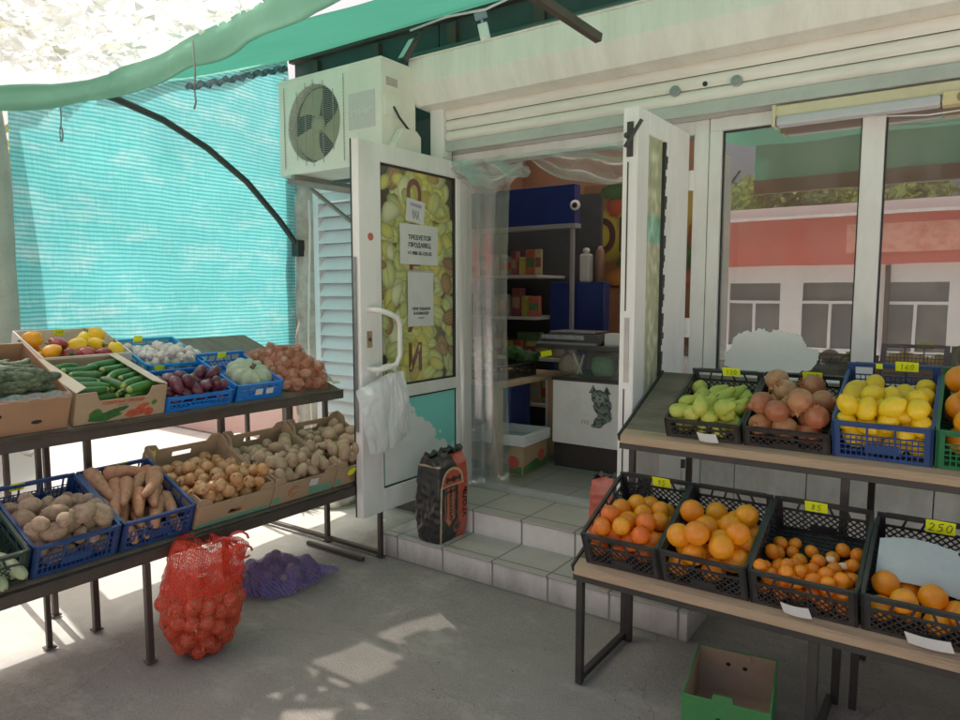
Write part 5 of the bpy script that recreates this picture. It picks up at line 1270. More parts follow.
b = MB(); b.grid(64, 34, lobe(((2.785,.69),(2.955,.735),(2.885,1.105),(2.775,1.095)), .035, .022, 3.1, 1), wrap=True); b.build('bag_body', BAGW, wb, smooth=True)
b = MB(); b.tube([(.0,-.07,-.03),(-.0,-.03,.012),(.01,.01,.018),(.02,.05,.0),(.02,.06,-.04)], [.006,.010,.012,.010,.006], 8); b.build('handle_loop', BAGW, wb, smooth=True)

# papers taped to the door ----------------------------------------------------------------
def notice(y0_, y1_, z0_, z1_, lines, label, dx=.0, name='notice', mat=PAPER, tilt=0, extra=None):
    root = thing(name, label, 'notice', M=T(XL-.018+dx, (y0_+y1_)/2, (z0_+z1_)/2)@RX(tilt))
    W, H_ = y1_-y0_, z1_-z0_
    b = MB(); b.grid(8, 6, lambda u, v: (.0015*math.sin(u*4+v*3), (u-.5)*W, (v-.5)*H_)); b.build('sheet', mat, root, smooth=True, fixn=False)
    for txt, s_, y_, z_ in lines: text_mesh(txt, s_, INK if s_ > .016 else GREYINK, M_facing_x(.0032, y_*W, z_*H_), root, 'writing', bold=s_*.018)
    if extra: extra(root, W, H_)
    return root
notice(3.015, 3.36, 1.695, 1.925, [('ТРЕБУЕТСЯ',.036,0,.17),('ПРОДАВЕЦ',.036,0,-.02),('+7-988-35-133-25',.030,0,-.22)], 'white notice in bold capitals seeking a shop assistant, taped on the nut poster', .004)
def tape(root, W, H_):
    b = MB(); b.add([(.003,-W*.52,H_*.47),(.003,W*.52,H_*.47),(.003,W*.52,H_*.53),(.003,-W*.52,H_*.53)], [(0,1,2,3)]); b.build('tape', mat_film('tape', (.9,.85,.75), .2, .2), root)
notice(3.08, 3.315, 1.335, 1.66, [('ПРИГЛАШАЕМ',.023,0,-.19),('В КОМАНДУ',.023,0,-.27),('звоните',.014,0,-.35)], 'portrait white sheet with small black lines, below the job notice', .004, extra=tape)
def scrawl(root, W, H_):
    b = MB(); pts = [(.004,(-.2+.4*k/14)*W+.03*W*math.sin(k*2.3),(-.15+.22*math.sin(k*1.7))*H_) for k in range(15)]; b.tube(pts, .0012, 5); b.build('scribble', GREYINK, root)
    b = MB()
    for z in (.28,.20): b.box(.003,-W*.32,z*H_,.0036,W*.30,z*H_+.006)
    b.build('printed_line', mat_paint('violet_ink', (.30,.22,.42), rough=.8), root)
notice(3.07, 3.235, 1.935, 2.065, [], 'small crooked receipt above the job notice on the nut poster', .005, tilt=-6, extra=scrawl)

# ------------------------------------------------------------------ curtain of clear plastic
PVC = mat_film('clear_pvc', (.88,.9,.9), .13, .10, .12); PVC2 = mat_film('clear_pvc_film', (.86,.88,.87), .18, .13, .18)
cu = thing('strip_curtain', 'clear plastic door curtain gathered at the left and looped over the top of the doorway', 'curtain', (-2.3, 3.6, 1.2)); CUL = (-2.3, 3.6, 1.2)
for i, (xa, xb, y_, zb) in enumerate(((-2.665,-2.47,3.56,.31),(-2.56,-2.40,3.60,.32),(-2.60,-2.30,3.585,.31))):
    b = MB(); b.grid(16, 10, lambda u, v: (xa+(xb-xa)*u+.01*math.sin(v*5+i), y_+.012*math.sin(u*9+i)+.006*math.sin(v*7), zb+(2.28-zb)*v)); ch(b, 'strip', PVC, cu, CUL, smooth=True, fixn=False)
def swag(u, v):
    x = -2.74+1.47*u; low = .16*math.sin(math.pi*min(1, u/.42))*(u < .42)+.20*math.sin(math.pi*(u-.42)/.58)*(u >= .42)*(.65+.35*u)
    return (x, 3.52+.03*math.sin(v*8+u*9)-.04*v*(1-v)+.012*math.sin(u*37+v*5), 2.35-(.06+low)*(1-v)+.012*math.sin(u*21)*(1-v)-.02*v)
b = MB(); b.grid(60, 16, swag); ch(b, 'swag', PVC2, cu, CUL, smooth=True, fixn=False)
b = MB(); b.grid(40, 8, lambda u, v: (-2.74+.62*u, 3.50+.02*math.sin(u*12+v*4), 2.30-.10*u-.09*math.sin(math.pi*u)*(1-v)+.06*v+.01*math.sin(u*30))); ch(b, 'swag', PVC2, cu, CUL, smooth=True, fixn=False)

# ------------------------------------------------------------------ inside: shelving, poster, camera, crate on bench
BLUEUNIT = mat_paint('dark_blue_unit', (.015,.035,.17), (.01,.02,.09), 3, .5, .4, world=True)
su = thing('shelving_unit', 'tall dark blue shelving unit with white shelves at the back left of the shop', 'shelving', (-3.3, 5.3, .29)); SU = (-3.3, 5.3, .29)
b = MB(); b.box(-3.92, 5.20, 2.10, -2.71, 5.30, 2.42); ch(b, 'header', BLUEUNIT, su, SU, bevel=.004)
b = MB(); b.box(-3.92,5.70,.29,-2.71,5.74,2.40); ch(b, 'back_panel', mat_paint('unit_back', (.05,.055,.06)), su, SU)
b = MB(); b.box(-3.93,5.195,2.065,-2.70,5.30,2.10); ch(b, 'trim', mat_paint('unit_trim', (.32,.33,.34)), su, SU)
for x in (-2.735, -3.90): 
    b = MB(); b.box(x-.012,5.20,.29,x+.012,5.24,2.07); ch(b, 'upright', mat_paint('upright'+str(x), (.28,.28,.29)), su, SU)
for z in (.55,.95,1.30,1.66):
    b = MB(); b.box(-3.90,5.18,z,-3.05 if z > 1.2 else -2.75,5.68,z+.025); ch(b, 'shelf', mat_paint('shelf'+str(z), (.55,.55,.52)), su, SU)
rg = random.Random(77)
for k_, (x_, z_) in enumerate(((-3.7,1.985-.30),(-3.45,1.325),(-3.62,.975),(-3.3,.975),(-2.95,.975),(-3.55,.575),(-3.15,.575))):
    b = MB(); b.box(-.11,0,0,.11,.12,.20-.03*(k_%3)); o = b.build('stock_box', mat_paint('stock_%d' % k_, ((.42,.28,.16),(.45,.40,.34),(.30,.10,.08),(.16,.24,.12),(.5,.42,.2),(.38,.30,.24),(.2,.22,.3))[k_], None, 14, .8, .6), M=T(x_, 5.45, z_)@RZ(rg.uniform(-8,8)), bevel=.003); tag(o, ('brown','pale grey','dark red','green','yellow','fawn','slate')[k_]+' stock box at the back of the dark shelving', 'box', 'stock boxes on the shelving')
cols = [(.50,.11,.07),(.45,.38,.16),(.08,.16,.06),(.42,.28,.18),(.35,.33,.3),(.25,.08,.1),(.5,.45,.1)]
PKM = [mat_paint('packet_%d' % k, c, tuple(x*.5 for x in c), 25, .8, .35) for k, c in enumerate(cols)]
k = 0
for z in (1.325,1.685,.975,.575):
    x = -3.84
    while x < (-3.10 if z > 1.2 else -2.85):
        hh = rg.uniform(.12,.25); ww = rg.uniform(.03,.06); dd = rg.uniform(.02,.04)
        b = MB(); b.box(-ww,-dd,0,ww,dd,hh); o = b.build('packet', PKM[k % 7], M=T(x+ww, 5.26+rg.uniform(0,.06), z)@RZ(rg.uniform(-14,14)), bevel=.008)
        b = MB(); b.box(-ww*.8,-dd-.002,hh*.3,ww*.8,-dd+.001,hh*.68); b.build('label', PKM[(k*3+2) % 7], o)
        tag(o, ('red','tan','green','brown','grey','dark red','yellow')[k % 7]+' food packet on the shop shelves, '+{1.325:'second shelf from top',1.685:'topmost shelf',.975:'third shelf from top',.575:'lowest shelf'}[z], 'packet', 'food packets on the shelving'); x += ww*2+.012; k += 1
cb = thing('cabinet', 'plain dark blue cabinet behind the counter', 'cabinet', (-2.6, 5.5, .29)); CB = (-2.6, 5.5, .29)
b = MB(); b.box(-3.02,5.35,.29,-2.50,5.45,1.62); ch(b, 'body', BLUEUNIT, cb, CB, bevel=.006)
b = MB(); b.box(-3.0,5.343,.35,-2.76,5.35,1.58); b.box(-2.75,5.343,.35,-2.52,5.35,1.58); ch(b, 'door', BLUEUNIT, cb, CB)
b = MB(); b.box(-.05,-.04,0,.05,.04,.24); b.tube([(0,0,.24),(0,0,.29)], .03, 12); o = b.build('bottle', mat_paint('white_bottle', (.6,.6,.58)), M=T(-2.70,5.405,1.62), bevel=.02); tag(o, 'pale square bottle on the blue cabinet', 'bottle')
b = MB(); b.tube([(0,0,0),(0,0,.26),(.0,0,.30)], [.04,.035,.012], 14); o = b.build('jar', mat_paint('brown_jar', (.25,.13,.09)), M=T(-2.57,5.40,1.62), smooth=True); tag(o, 'brownish cylinder standing right of the pale bottle on the cabinet', 'jar')
cm_ = thing('security_camera', 'small white dome security camera on the corner of the blue shelving header', 'camera', (-2.69, 5.2, 2.24))
b = MB(); b.sphere((0,-.03,0), .042, 18, 12); b.tube([(-.02,0,.01),(-.02,.04,.01)], .02, 10); b.build('housing', WHITE, cm_, smooth=True)
b = MB(); b.sphere((.012,-.062,-.004), (.024,.014,.024), 16, 10); b.build('lens', RUBBER, cm_, smooth=True)
# fruit poster on the back wall (plain painted shapes and large letters)
def fruitpic(u, v):
    rs = np.random.RandomState(2); col = np.tile(np.array([.16,.075,.035]), (len(u), 1))
    def el(cx, cy, a, b_, c):
        d = ((u-cx)/a)**2+((v-cy)/b_)**2; m_ = d < 1; col[m_] = (np.array(c)[None]*(1-.55*d)[:, None])[m_]
    el(.16,.50,.16,.26,(.40,.30,.05)); el(.30,.78,.14,.14,(.35,.06,.03)); el(.50,.85,.16,.14,(.45,.12,.04)); el(.70,.70,.2,.25,(.42,.28,.05)); el(.45,.62,.22,.2,(.40,.28,.07)); el(.22,.92,.10,.08,(.04,.09,.03)); el(.62,.95,.12,.07,(.06,.1,.03))
    el(.40,.22,.16,.12,(.05,.13,.03)); el(.62,.26,.18,.12,(.07,.16,.04)); el(.85,.22,.15,.14,(.05,.12,.03)); el(.3,.08,.14,.10,(.5,.18,.05)); el(.6,.06,.2,.10,(.42,.12,.06)); el(.85,.5,.14,.22,(.4,.10,.05))
    return col
fp = picture('fruit_poster', 70, 60, fruitpic, lambda u, v: (-3.22+1.5*u, 6.385, 1.60+.98*v), ATTR); tag(fp, 'dark fruit and vegetable poster with large letters on the brown back wall', 'poster')
text_mesh('ОВ', .44, DKBROWN, M_facing_my(-3.20, 6.378, 2.06), fp, 'lettering', bold=.01, align='LEFT')
Mz = T(-2.95, 3.90, .936)
crate(Mz, .72, .50, .10, BLACKPL, 'diamond', 'long black crate of nuts on the timber bench behind the curtain')
WALN = [smesh('walnut', mat_fruit('nut_shell', (.42,.26,.13), (.52,.36,.2), (.25,.13,.06), .6, 60, .4, .5, 20), .019, potfn(k)) for k in range(3)]
heap('walnut', WALN, pack(150, .72, .50, lambda g: g.uniform(.017,.021), 0, 61, ok=.93, tries=25, yr=(0,.28)), .019, Mz, 'small brown nut in the long black crate on the bench', 'nut', 'nuts in the black crate on the bench', 61)
GREENS = [smesh('herb_bunch', mat_fruit('herb', (.02,.06,.015), (.05,.12,.03), None, .6, 80, .4), (.09,.07,.05), lambda d, k=k: 1+.35*nz(d,4,k)) for k in range(2)]
for i, (x, y, z) in enumerate(((-3.0,4.35,1.06),(-2.82,4.45,1.08),(-2.66,4.38,1.06))):
    o = link('herb_bunch', GREENS[i % 2], None, T(x,y,z)); tag(o, 'dark bunch of greens in the long crate on the bench', 'herbs', 'bunches of greens on the bench')
# box and foam tray under the bench
Mb2 = T(-2.66, 3.95, .292)@RZ(4)
r_ = carton(Mb2, .46, .36, .20, CARD, CARDIN, 'brown cardboard box with green and red print under the timber bench', cut=(-.10,.12,.055))
q = MB(); q.add([(-.22,-.002,.01),(.22,-.002,.01),(.22,-.002,.06),(.10,-.002,.075),(-.05,-.002,.055),(-.22,-.002,.08)], [(0,1,2,3,4,5)]); q.build('printed_mark', mat_paint('dark_green_print', (.05,.15,.05), (.2,.16,.08), 12, .7, .8), r_)
q = MB(); q.sphere((.15,-.002,.09), (.05,.001,.045), 14, 8); q.build('printed_tomato', PRED, r_, smooth=True)
q = MB(); q.add([(.231,.0,.01),(.231,.35,.01),(.231,.35,.07),(.231,.18,.09),(.231,0,.06)], [(0,1,2,3,4)]); q.build('printed_mark', mat_paint('dark_green_print2', (.05,.15,.05), (.2,.16,.08), 12, .7, .8), r_)
q = MB(); q.sphere((.2315,.27,.10), (.001,.05,.045), 14, 8); q.build('printed_tomato', PRED, r_, smooth=True)
FOAM = mat_paint('white_foam', (.74,.75,.76), (.6,.6,.6), 30, .3, .7)
ft = thing('foam_tray', 'white foam box lid lying on the brown box under the bench', 'foam tray', M=Mb2@T(0,0,.205))
b = MB(); b.box(-.25,-.02,0,.25,.38,.015); b.box(-.25,-.02,.015,.25,.01,.075); b.box(-.25,.35,.015,.25,.38,.075); b.box(-.25,.01,.015,-.22,.35,.075); b.box(.22,.01,.015,.25,.35,.075); b.build('tray', FOAM, ft, bevel=.006)

# ------------------------------------------------------------------ air conditioner
ac = thing('air_conditioner', 'off white outdoor air conditioner unit with round fan grille mounted left of the door', 'air conditioner', (-3.31, 3.23, 2.58)); AC = (-3.31, 3.23, 2.58)
ACW = mat_paint('ac_enamel', (.84,.80,.69), (.58,.54,.42), 3, .5, .4, world=True, fine=.05)
x0, x1, ya, yb, z0, z1 = -3.76, -2.86, 3.08, 3.38, 2.30, 2.87
fc = (-3.435, 2.585); fr = .235
b = MB()
# front plate with a round opening
N = 64
ring = [(fc[0]+fr*math.cos(2*math.pi*i/N), fc[1]+fr*math.sin(2*math.pi*i/N)) for i in range(N)]
def onrect(a):
    c_, s_ = math.cos(a), math.sin(a); tx = ((x1-fc[0]) if c_ > 0 else (x0-fc[0]))/c_ if abs(c_) > 1e-6 else 1e9; tz = ((z1-fc[1]) if s_ > 0 else (z0-fc[1]))/s_ if abs(s_) > 1e-6 else 1e9
    t_ = min(tx, tz); return (fc[0]+c_*t_, fc[1]+s_*t_)
angs = sorted([2*math.pi*i/N for i in range(N)]+[math.atan2(z-fc[1], x-fc[0]) % (2*math.pi) for x in (x0,x1) for z in (z0,z1)])
inn = [(fc[0]+fr*math.cos(a), ya, fc[1]+fr*math.sin(a)) for a in angs]; outr = [(onrect(a)[0], ya, onrect(a)[1]) for a in angs]; n = len(angs)
inb = [(x, ya+.06, z) for x, _, z in inn]
b.add(inn+outr+inb, [(i, (i+1)%n, n+(i+1)%n, n+i) for i in range(n)]+[(i, 2*n+i, 2*n+(i+1)%n, (i+1)%n) for i in range(n)])
b.add([(x0,ya,z0),(x1,ya,z0),(x1,yb,z0),(x0,yb,z0),(x0,ya,z1),(x1,ya,z1),(x1,yb,z1),(x0,yb,z1)], [(0,3,2,1),(4,5,6,7),(1,2,6,5),(2,3,7,6),(3,0,4,7)])
b.box(x0-.004,ya-.006,z1,x1+.004,yb,z1+.014); b.box(x0-.003,ya-.004,z0-.012,x1+.003,yb,z0)
ch(b, 'casing', ACW, ac, AC)
b = MB(); b.add([(fc[0]+fr*math.cos(2*math.pi*i/N), ya+.085, fc[1]+fr*math.sin(2*math.pi*i/N)) for i in range(N)], [tuple(range(N))]); ch(b, 'fan_recess', DARKGAP, ac, AC)
b = MB()
for k in range(3):
    a0 = R(100+120*k)
    def bl(u, v, a0=a0):
        a = a0+R(84)*(u-.5)*(.62+.38*v)+R(18)*v; r_ = .05+.17*v
        return (fc[0]+r_*math.cos(a), ya+.035+.03*u, fc[1]+r_*math.sin(a))
    b.grid(12, 8, bl)
b.sphere((fc[0],ya+.04,fc[1]), (.055,.03,.055), 20, 10)
ch(b, 'fan', mat_paint('fan_olive', (.42,.42,.24), (.25,.24,.12), 8, .5, .5), ac, AC, smooth=True, fixn=False)
b = MB()
for k in range(-22, 23):
    z = fc[1]+k*.0108; hw = math.sqrt(max(0, (fr+.004)**2-(k*.0108)**2))
    if hw > .02: b.bar((fc[0]-hw,ya-.004,z),(fc[0]+hw,ya-.004,z),.0026)
for x in (-.27,-.15,-.07,.0,.09,.18,.27):
    b.bar((fc[0]+x,ya-.005,z0+.03 if abs(x) > .2 else fc[1]-math.sqrt(fr*fr-x*x)-.03),(fc[0]+x,ya-.005,z1-.03 if abs(x) > .2 else fc[1]+math.sqrt(fr*fr-x*x)+.03),.003)
for q in (-1, 1):
    for k in range(24): b.bar((fc[0]+q*.27-.006,ya-.004,z0+.05+k*.020),(fc[0]+q*.27+.006,ya-.004,z0+.05+k*.020),.003)
ch(b, 'grille', mat_paint('grille_grey', (.30,.31,.27), rough=.5), ac, AC)
b = MB(); b.box(-3.125,ya-.003,2.50,-2.91,ya-.0005,2.71); ch(b, 'badge_panel', mat_paint('pale_pink_badge', (.60,.54,.51), (.5,.5,.45), 5, .6, .4), ac, AC)
text_mesh('Haier', .075, mat_paint('badge_letters', (.66,.66,.58), rough=.4), T(-AC[0],-AC[1],-AC[2])@M_facing_my(-3.02, ya-.006, 2.60), ac, 'lettering', bold=.003)
b = MB(); b.box(x1,ya+.02,2.70,x1+.004,ya+.16,2.80); b.box(x1,ya+.02,2.56,x1+.012,ya+.15,2.68); b.box(x1,ya+.05,2.46,x1+.006,ya+.09,2.62); ch(b, 'side_panel', ACW, ac, AC, bevel=.002)
b = MB(); b.box(x1+.0042,ya+.035,2.735,x1+.0055,ya+.135,2.782); ch(b, 'rating_label', mat_paint('pink_label', (.50,.36,.33), (.3,.25,.25), 40, .8, .6), ac, AC)
b = MB(); b.prism([(0,2.31),(.24,2.31),(.24,2.47),(.20,2.50),(.07,2.50),(.0,2.40)], .055, T(x1+.001,ya+.05,0)@RZ(90)@T(0,-.055,0)); ch(b, 'valve_cover', ACW, ac, AC, bevel=.008)
b = MB(); b.tube([(x1+.012,ya+.09,2.62),(x1+.03,ya+.12,2.56),(x1+.035,ya+.2,2.50),(x1+.02,ya+.30,2.47)], .007, 8); ch(b, 'cable', RUBBER, ac, AC, smooth=True)
for x in (-3.62, -3.02):
    b = MB(); b.bar((x,3.06,2.272),(x,FY,2.272),.035,.03); b.bar((x,3.12,2.26),(x,FY,1.99),.028,.02); ch(b, 'wall_bracket', mat_paint('bracket_grey'+str(x), (.22,.22,.20), (.12,.08,.05), 10, .6, .6), ac, AC, bevel=.002)
b = MB(); b.bar((-3.70,3.10,2.255),(-3.05,3.30,2.13),.05,.035); ch(b, 'wall_bracket', mat_paint('bracket_grey3', (.20,.20,.18), (.10,.07,.05), 10, .6, .6), ac, AC, bevel=.003)

# louvred panel, stone pier, post ------------------------------------------------------------
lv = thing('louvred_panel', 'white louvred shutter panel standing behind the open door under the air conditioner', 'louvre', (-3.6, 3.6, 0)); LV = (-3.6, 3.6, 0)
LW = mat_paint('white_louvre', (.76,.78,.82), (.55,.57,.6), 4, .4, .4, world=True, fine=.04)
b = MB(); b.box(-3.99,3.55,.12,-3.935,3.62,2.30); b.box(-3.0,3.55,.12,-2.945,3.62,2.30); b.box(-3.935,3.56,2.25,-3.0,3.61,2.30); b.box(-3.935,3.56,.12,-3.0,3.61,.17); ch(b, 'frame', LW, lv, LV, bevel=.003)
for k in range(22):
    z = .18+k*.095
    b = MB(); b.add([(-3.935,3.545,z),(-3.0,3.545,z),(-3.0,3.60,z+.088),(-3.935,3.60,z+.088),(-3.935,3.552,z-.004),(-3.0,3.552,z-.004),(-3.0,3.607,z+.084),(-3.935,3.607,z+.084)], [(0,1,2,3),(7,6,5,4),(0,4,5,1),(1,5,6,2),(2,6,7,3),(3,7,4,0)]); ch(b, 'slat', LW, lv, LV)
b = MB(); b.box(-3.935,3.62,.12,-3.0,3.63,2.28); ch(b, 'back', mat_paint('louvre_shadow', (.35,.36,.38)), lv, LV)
STONE = mat_paint('flaking_whitewash', (.55,.50,.45), (.20,.13,.10), 7, .95, .9, spec=.1, world=True, bmp=.8, fine=.3)
b = MB(); b.grid(14, 60, lambda u, v: (-4.28+.24*u, 3.60-.05*math.sin(math.pi*u)-.03*mnoise.noise(Vector((u*3, 5, v*14)))-.012*mnoise.noise(Vector((u*9, 1, v*50))), 2.5*v)); b.box(-4.28,3.60,0,-4.04,3.8,2.5)
o = b.build('stone_pier', STONE, smooth=True, fixn=False); tag(o, 'narrow rough stone pier with flaking whitewash between the net and the louvred panel', 'pier')
b = MB(); b.box(-4.335,3.50,0,-4.275,3.56,3.2); b.tube([(-4.26,3.50,0),(-4.262,3.49,.9),(-4.255,3.495,1.55),(-4.235,3.48,1.75),(-4.26,3.495,1.9),(-4.27,3.50,3.0)], .018, 8)
o = b.build('post', BLACKIRON, bevel=.003); tag(o, 'dark iron post at the wall holding the right edge of the turquoise net', 'post')
b = MB(); b.tube([(-4.02,3.53,.2),(-4.03,3.52,1.2),(-4.0,3.53,2.0),(-3.97,3.50,2.2)], .008, 8); o = b.build('white_cable', WHITE, smooth=True); tag(o, 'thin white cable running down beside the louvred panel', 'cable')

# ------------------------------------------------------------------ shade net
NETM = mat_trans('turquoise_net', (.06,.32,.33), (.12,.56,.59), .70, stripes=13.0, alpha=.05, vary=.30, net=True)
def netfn(u, v):
    y = 1.66+1.86*u; zt = 2.50+.74*u**.9-.05*max(0,u-.7)*math.sin(u*70)**2; z = .98+(zt-.98)*v
    x = -4.20+.018*math.sin(u*17+v*2)*(.4+.6*v)+.02*mnoise.noise(Vector((u*4, v*5, 2)))+.03*math.sin(v*3)*u
    y += -.05*math.sin(v*math.pi)*(1-u)**6*0+.03*(v-.5)*(1-u)*0 + (.05*math.sin(math.pi*v)*(u > .93)*(u-.93)/.07)
    return (x, y, z)
b = MB(); b.grid(90, 70, netfn); sn = b.build('shade_net', NETM, smooth=True, fixn=False); tag(sn, 'turquoise knitted shade net stretched along the left side of the stall', 'shade net')
b = MB()
b.tube([(-4.19, 2.7+.8*t/30, 2.835+.32*t/30+.012*math.sin(t*1.9)) for t in range(31)], [.014+.010*math.sin(t*1.3)**2 for t in range(31)], 7); b.build('gathered_hem', mat_paint('dark_hem', (.05,.07,.10), (.4,.42,.5), 30, .8, .7, world=True), sn, smooth=True)

# ------------------------------------------------------------------ awning
aw = thing('awning', 'green fabric awning with drooping front roll and curved dark strut over the stall', 'awning', (-1, 3, 3)); AW = (-1, 3, 3)
AWN = mat_trans('green_awning', (.02,.33,.20), (.07,.36,.25), .36, vary=.12)
ROLL = mat_trans('awning_roll', (.17,.42,.30), (.16,.42,.29), .35, vary=.40)
def yf(x):
    t_ = min(1, max(0, (x+1.95)/.45)); t_ = t_*t_*(3-2*t_); return 2.14+(1.30-2.14)*t_
def awz(x, v):   # v 0 at the wall, 1 at the front
    zf = 2.70; return 3.26+(zf-3.26)*v-.03*math.sin(math.pi*v)
def awp(u, v):
    x = -4.27+4.4*u; return (x, FY-.03+(yf(x)-FY+.03)*v, awz(x, v)+.008*math.sin(x*7)*v)
def awskip(u, v):
    x, y, z = awp(u, v); return (-4.24 < x < -3.96+.10*math.sin(y*9) and 2.16 < y < 3.1) and not (2.44 < y < 2.52)
b = MB(); b.grid(88, 40, awp, skip=awskip); ch(b, 'cover', AWN, aw, AW, smooth=True, fixn=False)
b = MB(); b.grid(88, 40, awp, skip=lambda u, v: not awskip(u, v)); ch(b, 'added_sun_gap', mat_trans('sun_gap_fabric', (.08,.34,.22), (.25,.60,.40), .6, alpha=.42), aw, AW, smooth=True, fixn=False)
RPATH = [(-4.13,.70,2.47),(-4.12,1.25,2.475),(-4.10,1.60,2.515),(-4.09,1.84,2.58),(-4.06,2.02,2.645),(-3.97,2.10,2.675),(-3.7,2.11,2.68),(-3.4,2.11,2.695),(-2.85,2.11,2.735),(-2.29,2.10,2.79),(-1.75,2.09,2.84)]
RL_ = [0]
for p, q in zip(RPATH[:-1], RPATH[1:]): RL_.append(RL_[-1]+math.dist(p, q))
def rollc(u): return Vector([float(np.interp(u*RL_[-1], RL_, [p[k] for p in RPATH])) for k in range(3)])
def rollp(u, v):
    c_ = rollc(u); t_ = (rollc(min(1, u+.01))-rollc(max(0, u-.01))).normalized(); sd = Vector((0,0,1)).cross(t_).normalized()
    a = 2*math.pi*v; r_ = .048+.040*u+.006*math.sin(u*31)
    wv = .010*math.sin(v*22+u*5)+.008*mnoise.noise(Vector((u*9, v*5, 1)))
    return c_+sd*((.30*r_+wv)*math.cos(a)+.010*math.sin(u*40))+Vector((0,0,1))*(r_*math.sin(a)-.010*abs(math.sin(u*26))*(math.sin(a) < 0))
b = MB(); b.grid(200, 30, rollp, wrap=False); ch(b, 'front_roll', ROLL, aw, AW, smooth=True, fixn=False)
b = MB()
pts = [(-4.14,3.55,1.86),(-4.14,3.36,2.06),(-4.14,3.10,2.29),(-4.14,2.80,2.47),(-4.14,2.5,2.59),(-4.14,2.2,2.655),(-4.14,2.05,2.67)]
b.tube(pts, .022, 10); b.box(-4.17,3.50,1.80,-4.10,3.56,1.92); ch(b, 'strut', BLACKIRON, aw, AW, smooth=False)
b = MB(); b.bar((-1.425,2.95,2.655),(-1.80,1.75,2.94),.038,.038); ch(b, 'strut', BROWNIRON, aw, AW, bevel=.004)
b = MB(); b.box(-4.26,FY-.06,3.225,4.2,FY-.015,3.262); ch(b, 'wall_rail', BROWNIRON, aw, AW)
b = MB(); b.grid(30, 6, lambda u, v: (-1.5+1.66*u, 1.31+.012*math.sin(u*30)*(1-v), 2.42+.29*v)); ch(b, 'valance', AWN, aw, AW, smooth=True, fixn=False)
b = MB(); b.box(-1.5,1.28,2.32,.16,1.34,2.43); ch(b, 'front_beam', mat_paint('brown_beam', (.12,.05,.03), (.06,.03,.02), 4, .5, .6, world=True), aw, AW, bevel=.004)
# wire hooks hanging from the roll
for i, (x, z1, z0_) in enumerate(((-2.93,2.66,2.36),(-4.2,2.62,2.37))):
    b = MB(); y_ = 1.93
    b.tube([(x,y_,z1),(x+.006,y_,(z1+z0_)/2),(x-.004,y_,z0_+.08)], .004, 6)
    b.tube([(x-.004+.018*math.sin(t*.6), y_, z0_+.04+.04*math.cos(t*.6)) for t in range(11)] if i else [(x-.004,y_,z0_+.08),(x+.004,y_,z0_+.03),(x-.012,y_,z0_)], .0045, 6)
    o = b.build('wire_hook', mat_paint('wire'+str(i), (.12,.14,.13), rough=.5), smooth=True); tag(o, ('long twisted wire hook hanging from the awning roll, right of the other','wire hook with a closed loop hanging at the left of the awning roll')[i], 'hook')
# camouflage net
CAMM = mat_trans('camouflage_leaves', (.86,.85,.79), (.98,.98,.95), .82, vary=.12)
CAMD = mat_trans('camouflage_leaves_olive', (.55,.52,.42), (.80,.77,.66), .75, vary=.35)
def cz(x, y): return 2.80-.065*(2.0-y)*.6+.05*mnoise.noise(Vector((x*.8, y*.8, 4)))
rg = random.Random(5); b = MB()
i = 0; pitch = .066
for ix in range(int(5.5/pitch)):
    for iy in range(int(3.8/pitch)):
        x = -5.3+ix*pitch+rg.uniform(-.03,.03); y = 2.1-iy*pitch+rg.uniform(-.03,.03); i += 1
        if x > -1.95 or y < .55: continue
        if (x+3.93)**2+(y-1.93)**2 < .012 or (x+3.70)**2+(y-1.86)**2 < .006: continue
        if y < .4 and rg.random() < .10: continue
        if x < -4.36+.06*math.sin(y*9): continue
        a = rg.uniform(0, 6.283); z = cz(x, y)+rg.uniform(-.035,.045); k_ = rg.uniform(.85,1.2)
        c_, s_ = math.cos(a), math.sin(a); tl = rg.uniform(-.45,.45); tq = rg.uniform(-.4,.4)
        s0 = .050*k_
        pts = [(-1.25,-.25),(-.7,-.75),(-.35,-.45),(.15,-.85),(.55,-.40),(1.25,-.35),(.9,.15),(1.1,.65),(.35,.50),(-.05,.95),(-.45,.45),(-1.0,.60)]
        b.add([(x+c_*p*s0-s_*q*s0, y+s_*p*s0+c_*q*s0, z+p*s0*tl+q*s0*tq+.02*math.sin(p*3+i)) for p, q in pts], [tuple(range(12))], 0 if rg.random() < .96 else 1)
for i in range(26):
    y = .55+1.5*i/26; b.tube([(-4.40,y,cz(-4.4,y)+.02),(-3,y,cz(-3,y)+.02),(-1.95,y,cz(-1.95,y)+.02)], .002, 4)
cn_ = b.build('camouflage_net', [CAMM, CAMD], fixn=False); tag(cn_, 'pale sunlit leafy camouflage net spread overhead in front of the awning', 'camouflage net')

# floodlights, tube lamp ---------------------------------------------------------------------
fl = thing('floodlight', 'square black floodlight with pale glass hanging above the air conditioner', 'floodlight', M=T(-2.86,3.30,2.985)@RZ(-25)@RX(-28)@RY(14))
b = MB(); b.box(-.062,0,-.075,.062,.035,.075); b.build('housing', BLACKIRON, fl, bevel=.005)
b = MB(); b.box(-.048,-.003,-.062,.048,0,.062); b.build('lens', mat_paint('flood_glass', (.72,.74,.70), (.6,.62,.58), 20, .4, .3), fl, bevel=.001)
b = MB(); b.tube([(-.06,.015,.04),(-.06,.02,.12),(.06,.02,.12),(.06,.015,.04)], .006, 6); b.tube([(0,.02,.12),(.03,.05,.2)], .01, 6); b.build('bracket', BLACKIRON, fl)
fl = thing('floodlight', 'small white lamp head hanging from the cable under the awning edge', 'floodlight', M=T(-2.31,3.32,2.985)@RZ(20)@RX(-20)@RY(-15))
b = MB(); b.box(-.028,0,-.05,.028,.03,.05); b.build('housing', WHITE, fl, bevel=.004)
